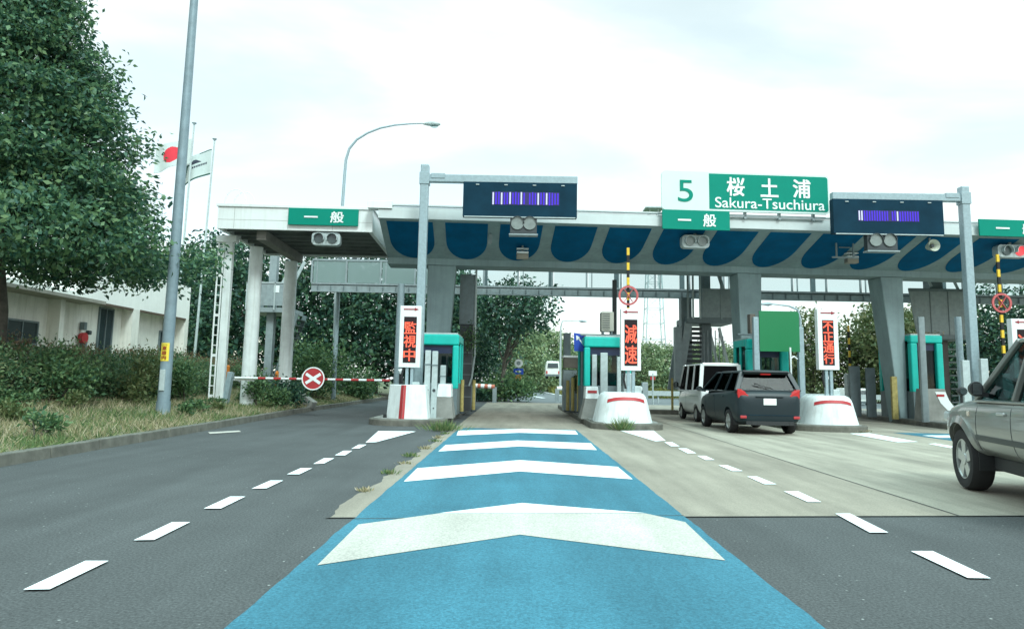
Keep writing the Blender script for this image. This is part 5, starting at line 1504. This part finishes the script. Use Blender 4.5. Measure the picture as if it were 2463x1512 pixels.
mb = MB(); mb.loft([[(-.75, 0, .3), (.75, 0, .3), (.75, 0, H_ * .6), (.66, .15, H_), (-.66, .15, H_), (-.75, 0, H_ * .6)], [(-.75, 3.2, .3), (.75, 3.2, .3), (.75, 3.2, H_ * .6), (.66, 2.6, H_), (-.66, 2.6, H_), (-.75, 3.2, H_ * .6)]]); mb.build('body', M('van_white', (.75, .77, .72), .4), fvn, bevel=.05)
mb = MB(); mb.hexa([(-.6, -.02, H_ * .62), (.6, -.02, H_ * .62), (.6, .02, H_ * .62), (-.6, .02, H_ * .62), (-.55, .1, H_ * .88), (.55, .1, H_ * .88), (.55, .14, H_ * .88), (-.55, .14, H_ * .88)]); mb.build('rear_window', M('window_dark', (.03, .045, .05), .2), fvn)
mb = MB(); mb.box(-.76, .76, -.08, .1, .28, .5); mb.build('bumper', STEEL, fvn)
for s in (-1, 1):
    mb = MB(); mb.box(s * .66 - .07, s * .66 + .07, -.03, .02, .55, .85); mb.build('tail_lamp', LAMPTAIL, fvn)
    for y in (.6, 2.6):
        mb = MB(); mb.tube([(s * .6 - .1, y, .3), (s * .6 + .1, y, .3)], .3, 16); mb.build('wheel', RUBBER, fvn)
for (px, py0, ptop, hx, Y, lb) in ((1349, 915, 772, 1392, 70, 'far slim street lamp beside the exit road'), (1924, 800, 745, 1858, 48, 'far street lamp arching over the plain green sign')):
    p = W(px, ptop, Y); e = W(hx, ptop - (14 if hx < px else 0), Y)
    r_ = thing('street_lamp', lb, 'street lamp', (p.x, Y, 0), 0, 'far street lamps')
    dx = e.x - p.x; dz = e.z - p.z
    mb = MB(); mb.tube([(0, 0, 0), (0, 0, p.z - .6), (dx * .08, 0, p.z), (dx * .4, 0, p.z + dz * .7), (dx, 0, p.z + dz)], [.12, .08, .07, .06, .04], 10); mb.build('pole', GALVL if Y > 60 else GALV, r_, smooth=True)
    s = 1 if dx > 0 else -1
    mb = MB(); mb.tube([(dx, 0, p.z + dz), (dx + s * .3, 0, p.z + dz), (dx + s * .8, 0, p.z + dz - .02)], [.05, .15, .05], 10); mb.build('lamp_head', GALV, r_, smooth=True)

pyl = thing('lattice_tower', 'tall pale lattice steel tower in the distance behind the footbridge', 'tower', (W(1573, 800, 170).x, 170, 0))
HT = 44
PW = [(0, 2.9), (15, 2.1), (30, 1.5), (HT, 1.0)]
wv = lambda z: float(np.interp(z, [p[0] for p in PW], [p[1] for p in PW]))
TM = M('tower_grey', (.42, .5, .52), .6)
for sx in (-1, 1):
    for sy in (-1, 1):
        mb = MB(); mb.tube([(sx * wv(z), sy * wv(z), z) for z in (0, 15, 30, HT)], .14, 6); mb.build('leg', TM, pyl)
z = 3.0
while z < HT - 2:
    z2 = z + wv(z) * 1.7
    mb = MB(); a, b = wv(z), wv(min(z2, HT))
    for s in (-1, 1):
        mb.bar((-a, s * a, z), (a, s * a, z), .1, .1); mb.bar((s * a, -a, z), (s * a, a, z), .1, .1)
        mb.bar((-a, s * a, z), (b, s * b, min(z2, HT)), .06, .06); mb.bar((a, s * a, z), (-b, s * b, min(z2, HT)), .06, .06)
        mb.bar((s * a, -a, z), (s * b, b, min(z2, HT)), .06, .06)
    mb.build('bracing', TM, pyl)
    z = z2
mb = MB(); mb.box(-2.2, 2.2, -2.2, 2.2, HT - .3, HT); mb.build('platform', TM, pyl)
gr_ = thing('guard_rail', 'long grey guard rail across the far side of the plaza', 'guard rail', (6, 47, 0))
mb = MB(); mb.box(0, 40, -.05, .03, .48, .8); mb.build('rail', GALVL, gr_)
for i in range(14):
    mb = MB(); mb.tube([(.5 + i * 3, .1, 0), (.5 + i * 3, .1, .8)], .06, 8); mb.build('post', GALVL, gr_)
yb = thing('lane_pole', 'thin yellowed pole left of the white van', 'pole', (W(1617, 950, 30).x, 30, 0))
mb = MB(); mb.tube([(0, 0, 0), (0, 0, 1.5)], .05, 8); mb.build('tube', RUSTY, yb)
mb = MB(); mb.box(-1.2, .2, -.3, .3, 0, .18); mb.build('foot_slab', CONCD, yb)
sm = thing('small_sign', 'small white topped post far behind the middle impact block', 'sign post', (W(1570, 895, 44).x, 44, 0))
mb = MB(); mb.tube([(0, 0, 0), (0, 0, 1.9)], .05, 8); mb.build('post', GALVL, sm)
mb = MB(); mb.box(-.25, .25, -.03, .03, 1.75, 2.05); mb.build('board', LETW, sm)
mb = MB(); mb.box(-.15, .15, -.02, .02, 1.5, 1.7); mb.build('lower_board', RED, sm)

# ------------------------------------------------------------------ vehicles
from mathutils.bvhtree import BVHTree
PLASTIC = M('black_plastic', (.018, .02, .022), .55, var=.15)
CHROME = M('rim_silver', (.55, .57, .56), .3, .7, var=.08)
def bake(o):
    bpy.context.view_layer.update()
    me = bpy.data.meshes.new_from_object(o.evaluated_get(bpy.context.evaluated_depsgraph_get()))
    o.modifiers.clear(); o.data = me
def car(name, label, cat, loc, rz, paint, secs, gh, wheels, wr, wt, glassm, pillars, seats=True, wheel_rims=True, handles=True):
    r_ = thing(name, label, cat, loc, rz)
    rings = []
    for (y, hw, zb, zs, zt) in secs:
        h = [(.55 * hw, zb), (.86 * hw, zb + .02), (.965 * hw, zb + .14), (hw, zb + (zs - zb) * .52), (.992 * hw, zs - .12), (.965 * hw, zs - .015), (.88 * hw, zs + (zt - zs) * .35), (.5 * hw, zt)]
        rings.append([(x, y, z) for x, z in h] + [(-x, y, z) for x, z in reversed(h)])
    mb = MB(); mb.loft(rings)
    body = mb.build('body', [paint], r_, smooth=True)
    ss = body.modifiers.new('s', 'SUBSURF'); ss.levels = 2; ss.render_levels = 2
    cut = []
    for (y, s) in [(y, s) for y in wheels for s in (-1, 1)]:
        c = MB(); hw_ = float(np.interp(y, [q[0] for q in secs], [q[1] for q in secs]))
        c.tube([(s * (hw_ - .3), y, wr), (s * (hw_ + .3), y, wr)], wr + .065, 32)
        co = c.build('cut', paint, r_)
        bm_ = body.modifiers.new('b', 'BOOLEAN'); bm_.operation = 'DIFFERENCE'; bm_.object = co; bm_.solver = 'EXACT'; cut.append(co)
    bake(body)
    for co in cut:
        bpy.data.objects.remove(co)
    body.data.polygons.foreach_set('use_smooth', [True] * len(body.data.polygons))
    try:
        body.data.set_sharp_from_angle(angle=R(38))
    except Exception:
        pass
    body.data.materials.clear(); body.data.materials.append(paint)
    bm = bmesh.new(); bm.from_mesh(body.data); tree_ = BVHTree.FromBMesh(bm)
    def onside(s, y, z, d=.0):
        hit = tree_.ray_cast(Vector((s * 3, y, z)), Vector((-s, 0, 0)))
        return (hit[0] + Vector((s * d, 0, 0))) if hit[0] is not None else Vector((s * .8, y, z))
    def onrear(x, z, d=.0, dirn=1):
        hit = tree_.ray_cast(Vector((x, -dirn * 5, z)), Vector((0, dirn, 0)))
        return (hit[0] + Vector((0, -dirn * d, 0))) if hit[0] is not None else Vector((x, -dirn * 2, z))
    # greenhouse
    zb, zt, yf0, yf1, yr1, yr0, hb, ht = gh
    def sp_(s, y, t, off=0.0):
        return Vector((s * (hb + (ht - hb) * t + off), y, zb + (zt - zb) * t))
    lr = lambda a, b, t: a + (b - a) * t
    mb = MB()
    mb.loft([[(x * k, y, zt + dz) for x, dz in ((-ht - .03, -.035), (-ht - .015, .012), (-ht * .82, .045), (-ht * .35, .062), (ht * .35, .062), (ht * .82, .045), (ht + .015, .012), (ht + .03, -.035), (ht * .7, -.02), (-ht * .7, -.02))] for y, k in ((yr1 - .05, .93), (yr1 + .15, 1.0), ((yf1 + yr1) / 2, 1.0), (yf1 - .12, .99), (yf1 + .06, .94))])
    roof = mb.build('roof', paint, r_, smooth=True)
    bv = roof.modifiers.new('s', 'SUBSURF'); bv.levels = 1; bv.render_levels = 2
    mb = MB()
    for s in (-1, 1):
        mb.bar(sp_(s, yf0, 0), sp_(s, yf1, 1), .055, .075, (s, 0, 0))
        mb.bar(sp_(s, yr0, 0), sp_(s, yr1, 1), .075, .13, (s, 0, 0))
        for (p0, p1) in pillars:
            mb.bar(sp_(s, p0, 0), sp_(s, p1, 1), .03, .09, (s, 0, 0))
        mb.bar(sp_(s, yf0 + .05, -.02), sp_(s, yr0, -.02), .03, .06, (s, 0, 0))
        mb.bar(sp_(s, yf1, .985), sp_(s, yr1, .985), .04, .05, (s, 0, 0))
    mb.bar((-hb, yr0 + .01, zb), (hb, yr0 + .01, zb), .06, .09); mb.bar((-ht, yf1, zt), (ht, yf1, zt), .08, .05); mb.bar((-ht, yr1, zt - .01), (ht, yr1, zt - .01), .1, .1)
    mb.build('pillar_frame', paint, r_, bevel=.015)
    def pane(nm, q):
        mb = MB(); mb.add(q, [(0, 1, 2, 3)]); o = mb.build(nm, glassm, r_, fix=False)
        sd_ = o.modifiers.new('t', 'SOLIDIFY'); sd_.thickness = .006; return o
    ps_ = [(yf0, yf1)] + pillars + [(yr0, yr1)]
    for s in (-1, 1):
        for i in range(len(ps_) - 1):
            (a0, a1), (b0, b1) = ps_[i], ps_[i + 1]
            pane('side_window', [sp_(s, a0, .02, -.012), sp_(s, b0, .02, -.012), sp_(s, b1, .98, -.012), sp_(s, a1, .98, -.012)])
    pane('windscreen', [(-hb, yf0, zb), (hb, yf0, zb), (ht, yf1, zt), (-ht, yf1, zt)])
    pane('rear_window', [(-hb + .02, yr0 + .015, zb), (hb - .02, yr0 + .015, zb), (ht - .02, yr1 + .01, zt), (-ht + .02, yr1 + .01, zt)])
    # cabin
    mb = MB(); mb.box(-hb + .06, hb - .06, yr0 + .15, yf0 - .35, zb - .22, zb - .03); mb.build('cabin_floor', M('cabin_dark', (.02, .022, .024), .9), r_)
    for (sx, sy) in ((-.36, .35), (.36, .35), (-.36, .9), (.36, .9)):
        yy_ = lr(yf0, yr0, sy * .8 + .1)
        mb = MB(); mb.box(sx - .22, sx + .22, yy_ - .08, yy_ + .06, zb - .1, zb + .24); mb.box(sx - .11, sx + .11, yy_ - .06, yy_ + .04, zb + .27, zb + .43); mb.build('seat', M('seat_grey', (.05, .055, .055), .9), r_, bevel=.03)
    # wheels
    for y in wheels:
        hw_ = float(np.interp(y, [q[0] for q in secs], [q[1] for q in secs])) - .02
        for s in (-1, 1):
            pr = [(wr * .64, 0), (wr * .78, -.012), (wr * .93, -.004), (wr * .99, .04), (wr, wt * .35), (wr, wt * .65), (wr * .99, wt - .04), (wr * .9, wt), (wr * .6, wt)]
            mb = MB(); mb.loft([[(s * (hw_ - d), y + q * math.cos(a), wr + q * math.sin(a)) for q, d in pr] for a in np.linspace(0, 2 * PI, 49)], caps=False)
            wl_ = mb.build('wheel', RUBBER, r_, smooth=True)
            mb = MB(); mb.loft([[(s * (hw_ - d), y + q * math.cos(a), wr + q * math.sin(a)) for q, d in ((wr * .67, .002), (wr * .61, .006), (wr * .59, .12))] for a in np.linspace(0, 2 * PI, 41)], caps=False)
            for k in range(5):
                a = 2 * PI * k / 5 + .3
                d0 = Vector((0, math.cos(a), math.sin(a))); t0 = Vector((0, -math.sin(a), math.cos(a))); o_ = Vector((s * (hw_ - .015), y, wr)); x_ = Vector((s, 0, 0))
                q = [o_ + d0 * wr * .08 - t0 * .05, o_ + d0 * wr * .08 + t0 * .05, o_ + d0 * wr * .62 + t0 * .075, o_ + d0 * wr * .62 - t0 * .075]
                mb.hexa([p - x_ * .06 for p in q] + q)
            mb.disc((s * (hw_ - .03), y, wr), wr * .2, 'x', .05, 20)
            mb.build('rim', CHROME, wl_, smooth=False)
            mb = MB(); mb.disc((s * (hw_ - .125), y, wr), wr * .6, 'x', .02, 24); mb.build('brake_disc', DARK, wl_)
            mb = MB(); al = np.linspace(R(-12), R(192), 26)
            mb.loft([[(s * (hw_ - d), y + q * math.cos(a), wr + q * math.sin(a)) for q, d in ((wr + .07, .03), (wr + .07, wt + .12), (wr + .08, wt + .12), (wr + .08, .03))] for a in al]); mb.build('wheel_arch_liner', PLASTIC, r_)
    mb = MB(); ymin, ymax = secs[0][0] + .25, secs[-1][0] - .25
    mb.box(-.5, .5, ymin + .1, ymax - .2, secs[2][2] - .01, secs[2][2] + .1); mb.build('underbody', PLASTIC, r_)
    return r_, onside, onrear, sp_
def seam(nm, pts, mat, parent, wd=.008):
    mb = MB()
    for a, b in zip(pts[:-1], pts[1:]):
        mb.bar(a, b, wd, wd)
    return mb.build(nm, mat, parent)
def mirror(parent, s, y, z, hw, mat, size=(.2, .12, .17)):
    mb = MB(); mb.loft([[(s * (hw + .06 + size[0] * .5 + size[0] * .5 * k * math.cos(a)), y + t, z + size[2] / 2 * k * math.sin(a)) for a in np.linspace(0, 2 * PI, 14, endpoint=False)] for t, k in ((-size[1] / 2, .96), (-.01, 1.0), (size[1] / 2, .8), (size[1] * .75, .3))])
    o = mb.build('mirror', mat, parent, smooth=True)
    mb = MB(); mb.bar((s * (hw - .05), y, z - size[2] * .45), (s * (hw + .1), y, z - size[2] * .3), .05, .05); mb.build('arm', mat, o)
    mb = MB(); mb.box(*sorted((s * (hw + .09), s * (hw + .03 + size[0]))), y - size[1] / 2 - .008, y - size[1] / 2 - .002, z - size[2] * .36, z + size[2] * .36); mb.build('mirror_glass', M('mirror_glass', (.3, .34, .35), .05, .9), o)

PAINTS = M('suv_paint', (.26, .265, .245), .3, .4, var=.05, coat=.6)
SA = R(14)
wp = G(2330, 1177)
SX = wp.x - (-.82 * math.cos(SA) + 1.31 * math.sin(SA)); SY = wp.y - (.82 * math.sin(SA) + 1.31 * math.cos(SA))
suv, oside, orear, spf = car('suv', 'silver grey SUV in the foreground at the right edge of the photo', 'car', (SX, SY, 0), -SA, PAINTS,
    [(-2.27, .70, .58, 1.02, 1.05), (-2.2, .83, .48, 1.08, 1.1), (-1.9, .885, .45, 1.10, 1.13), (-1.3, .895, .44, 1.11, 1.14), (-.4, .89, .44, 1.10, 1.14), (.5, .89, .44, 1.095, 1.14), (1.0, .89, .44, 1.085, 1.16), (1.45, .885, .44, 1.06, 1.16), (1.85, .855, .46, 1.0, 1.11), (2.08, .80, .48, .90, 1.02), (2.19, .70, .52, .80, .90), (2.22, .58, .56, .72, .80)],
    (1.12, 1.79, .86, -.02, -1.95, -2.15, .82, .66), (1.31, -1.32), .38, .24, GLASS, [(-.2, -.34), (-1.1, -1.15)])
mb = MB(); L_ = []
for y in np.linspace(-.95, .80, 20):
    L_.append([oside(-1, y, .65, -.005), oside(-1, y, .65, .014), oside(-1, y, .71, .014), oside(-1, y, .71, -.005)])
mb.loft(L_); mb.build('side_moulding', M('suv_moulding', (.05, .06, .06), .5, .1), suv)
L2 = []
for a in np.linspace(R(-4), R(184), 30):
    for_ = []
    for q in (.45, .535):
        y, z = 1.31 + q * math.cos(a), .38 + q * math.sin(a)
        for_.append(oside(-1, y, max(.47, min(z, 1.03)), .0))
    p0, p1 = for_
    L2.append([p0 + Vector((.004, 0, 0)), p0 - Vector((.045, 0, 0)), p1 - Vector((.02, 0, 0)), p1 + Vector((.004, 0, 0))])
mb = MB(); mb.loft(L2); mb.build('fender_flare', PAINTS, suv, smooth=True)
for y0, y1 in ((.80, .74), (-.2, -.2), (-1.12, -1.12)):
    seam('door_seam', [oside(-1, y0 + (y1 - y0) * t, .46 + .62 * t, -.001) for t in np.linspace(0, 1, 14)], DARK, suv)
seam('body_crease', [oside(-1, y, .95, -.004) for y in np.linspace(-2.0, .95, 24)], PAINTS, suv, .012)
for y in (.0, -1.0):
    p = oside(-1, y, .98, .018)
    mb = MB(); mb.cb(p, (.035, .2, .035)); mb.build('door_handle', CHROME, suv, bevel=.012)
p = oside(-1, .99, .95, .006); mb = MB(); mb.cb(p, (.018, .06, .06)); mb.build('side_lamp', M('amber_clear', (.7, .6, .5), .2), suv, bevel=.006)
for s_i in (-1, 1):
    mirror(suv, s_i, .60, 1.25, .79, PLASTIC, (.15, .12, .18))
    p = oside(s_i, 1.98, .88, .004); mb = MB(); mb.cb((p.x - s_i * .06, p.y, p.z), (.14, .3, .13)); mb.build('headlight', M('lamp_clear', (.5, .55, .56), .08, .3), suv, bevel=.03)
    mb = MB(); mb.cb((s_i * .72, -2.17, 1.05), (.12, .14, .3)); mb.build('tail_lamp', LAMPTAIL, suv, bevel=.02)
mb = MB(); mb.box(-.70, .70, -.82, .80, .31, .47); mb.build('sill', PLASTIC, suv, bevel=.02)
mb = MB(); cz = 1.22; rr_ = [(1.66, .03), (1.68, .055), (1.73, .06), (1.78, .045), (1.81, .015)]
mb.loft([[(-.70 + r0 * math.cos(a), y, cz + r0 * math.sin(a)) for a in np.linspace(0, 2 * PI, 16, endpoint=False)] for y, r0 in rr_]); fmr = mb.build('fender_mirror', PLASTIC, suv, smooth=True)
mb = MB(); mb.tube([(-.70, 1.74, 1.05), (-.70, 1.74, 1.18)], .018, 8); mb.build('stem', PLASTIC, fmr)
mb = MB(); mb.disc((-.70, 1.655, cz), .042, 'y', .006, 16); mb.build('mirror_glass', M('mirror_glass', (.3, .34, .35), .05, .9), fmr)

PAINTD = M('dark_car_paint', (.012, .022, .027), .38, .0, var=.05, coat=.0, spec=.3)
mpv, os2, or2, sp2 = car('car', 'dark grey hatchback seen from behind with its brake lamps lit at the third toll lane', 'car', (6.55, 20.35, 0), R(0), PAINTD,
    [(-2.05, .66, .34, .78, .82), (-2.0, .80, .28, 1.06, 1.1), (-1.85, .855, .24, 1.12, 1.16), (-1.3, .87, .22, 1.1, 1.14), (-.3, .87, .22, 1.06, 1.1), (.6, .87, .22, 1.02, 1.08), (1.2, .86, .22, .97, 1.04), (1.7, .81, .26, .86, .93), (1.98, .7, .32, .72, .78), (2.05, .55, .38, .62, .68)],
    (1.1, 1.60, 1.35, .45, -1.72, -1.92, .80, .60), (1.28, -1.27), .31, .2, GLASSD, [(.05, -.1), (-.95, -1.02)])
for s in (-1, 1):
    mb = MB(); q = []
    for (x, z) in ((.52, .99), (.52, 1.13), (.80, 1.16), (.79, .92)):
        q.append(or2(s * x, z, .02))
    mb.hexa([(p.x, p.y + .12, p.z) for p in q] + [tuple(p) for p in q]); mb.build('tail_lamp', LAMPTAIL, mpv, bevel=.02)
    mb = MB(); p = or2(s * .68, .45, .012); mb.cb(p, (.16, .03, .07)); mb.build('reflector', RED, mpv, bevel=.01)
    mirror(mpv, s, 1.0, 1.13, .86, PAINTD, (.19, .12, .15))
p = or2(0, .84, .012); mb = MB(); mb.cb(p, (.33, .02, .165)); mb.build('number_plate', LETW, mpv, bevel=.006)
p = or2(0, .97, .02); mb = MB(); mb.cb(p, (.7, .03, .035)); mb.build('garnish', PAINTD, mpv, bevel=.01)
mb = MB(); mb.cb((0, -1.76, 1.545), (.26, .05, .035)); mb.build('high_brake_lamp', LAMPTAIL, mpv)
mb = MB(); mb.bar((-.6, -1.84, 1.6), (.6, -1.84, 1.6), .16, .03); mb.build('roof_spoiler', PAINTD, mpv, bevel=.01)
q = [or2(x, .5, .006) for x in np.linspace(-.76, .76, 14)]; seam('bumper_seam', q, BLACK, mpv, .012)
q = [or2(x, .30, .012) for x in np.linspace(-.6, .6, 10)]; seam('bumper_valance', q, PLASTIC, mpv, .1)
mb = MB(); mb.bar((.1, -1.94, 1.17), (-.35, -1.9, 1.3), .015, .02); mb.build('rear_wiper', PLASTIC, mpv)
seam('door_seam', [os2(-1, .95, .3 + .7 * t, -.001) for t in np.linspace(0, 1, 12)], BLACK, mpv); seam('door_seam', [os2(-1, -.05, .3 + .75 * t, -.001) for t in np.linspace(0, 1, 12)], BLACK, mpv)
for y in (.1, -.85):
    mb = MB(); mb.cb(os2(-1, y, .95, .018), (.03, .18, .03)); mb.build('door_handle', PAINTD, mpv, bevel=.01)

PAINTW = M('white_car_paint', (.72, .74, .73), .25, .0, var=.03, coat=.5)
van, os3, or3, sp3 = car('van', 'small boxy white van waiting ahead of the dark car', 'van', (6.84, 25.15, 0), R(0), PAINTW,
    [(-1.69, .62, .36, .98, 1.0), (-1.66, .70, .3, 1.08, 1.1), (-1.5, .735, .25, 1.1, 1.12), (-.5, .738, .24, 1.08, 1.1), (.5, .738, .24, 1.06, 1.08), (1.1, .735, .24, 1.0, 1.06), (1.45, .72, .27, .9, 1.0), (1.62, .68, .32, .78, .88), (1.69, .58, .38, .66, .72)],
    (1.06, 1.93, 1.42, .98, -1.5, -1.6, .695, .60), (1.08, -1.02), .27, .15, GLASSD, [(.35, .28), (-.6, -.62)])
for s in (-1, 1):
    mb = MB(); p = or3(s * .62, .56, .01); mb.cb(p, (.13, .05, .22)); mb.build('tail_lamp', M('tail_orange', (.6, .12, .04), .3), van, bevel=.015)
    mirror(van, s, 1.2, 1.24, .71, PLASTIC, (.2, .1, .22))
    seam('door_seam', [os3(s, .32, .3 + .7 * t, -.001) for t in np.linspace(0, 1, 12)], STEEL, van)
    seam('slide_rail', [os3(s, y, .86, .002) for y in np.linspace(-1.4, -.2, 8)], STEEL, van, .014)
p = or3(0, .62, .012); mb = MB(); mb.cb(p, (.33, .02, .165)); mb.build('number_plate', LETW, van)
q = [or3(x, .4, .02) for x in np.linspace(-.66, .66, 10)]; seam('rear_bumper', q, PAINTW, van, .14)
mb = MB(); mb.bar((.05, -1.64, 1.08), (-.3, -1.6, 1.25), .012, .02); mb.build('rear_wiper', PLASTIC, van)

# small things standing about the islands and beyond
wc = copy_tree(fvn); wc.name = 'distant_car'
wc.location = (W(2076, 930, 50).x, 50, 0); wc.scale = (1.05, 1, .62)
tag(wc, 'white car glimpsed between the broad dark guard posts left of the third pillar', 'car')
cp = thing('camera_post', 'grey camera post with a black camera right of the middle LED sign foot', 'camera', (W(1552, 950, 21.6).x, 21.6, .17))
mb = MB(); mb.box(-.09, .09, 0, .14, 0, 1.12); mb.build('post', STEELL, cp, bevel=.02)
mb = MB(); mb.box(-.36, -.13, -.06, .16, .72, .86); mb.build('camera_body', RUBBER, cp, bevel=.02)
mb = MB(); mb.box(-.39, -.1, -.1, .18, .87, .98); mb.build('camera_hood', LETW, cp, bevel=.02)
mb = MB(); mb.bar((-.24, .05, .5), (-.24, .05, .74), .05, .05); mb.bar((-.26, .05, .5), (-.05, .05, .45), .05, .05); mb.build('bracket', DARK, cp)
rb = thing('roof_box', 'upright grey box on the roof of the third booth, left of the plain green sign', 'roof box', (W(1811, 800, 24.0).x, 24.0, 2.95))
mb = MB(); mb.box(-.09, .1, 0, .3, .05, .72); mb.build('box', M('machine_brown', (.14, .12, .1), .6), rb, bevel=.02)
mb = MB(); mb.box(-.5, .3, .02, .08, 0, .05); mb.box(-.5, .3, .22, .28, 0, .05); mb.box(-.5, .25, .07, .23, .01, .04); mb.build('stand', STEEL, rb)
lv = thing('roof_litter', 'brown fallen leaves lying on the roof of the fourth booth', 'litter', (W(2225, 800, 26.3).x, 26.3, W(2225, 806, 25.4).z + .05))
n_ = 260
quads('leaf_pile', np.stack([rng.normal(0, .3, n_), rng.normal(0, .3, n_), rng.uniform(0, .12, n_)], 1), unit(rng.normal(0, 1, (n_, 3)) * [1, 1, .3]), unit(rng.normal(0, 1, (n_, 3))), unit(rng.normal(0, 1, (n_, 3))), rng.uniform(.05, .12, n_), rng.uniform(.03, .06, n_), leaf_mat('dead_leaves', [(.2, .14, .07), (.32, .24, .13), (.16, .15, .08)], .8, .1), lv)

for i in range(9):
    y_ = 8.2 + i * 1.25 + rng.uniform(-.3, .3)
    tuft('grass_tuft', 'small weed tuft along the ragged left edge of the concrete strip', (g1.x + sl * (y_ - ys) + rng.uniform(-.03, .03), y_, 0.0), rng.uniform(.06, .13), rng.uniform(.05, .12), 60, GRASSG if i % 2 else GRASS, 'weed tufts along the concrete edge')
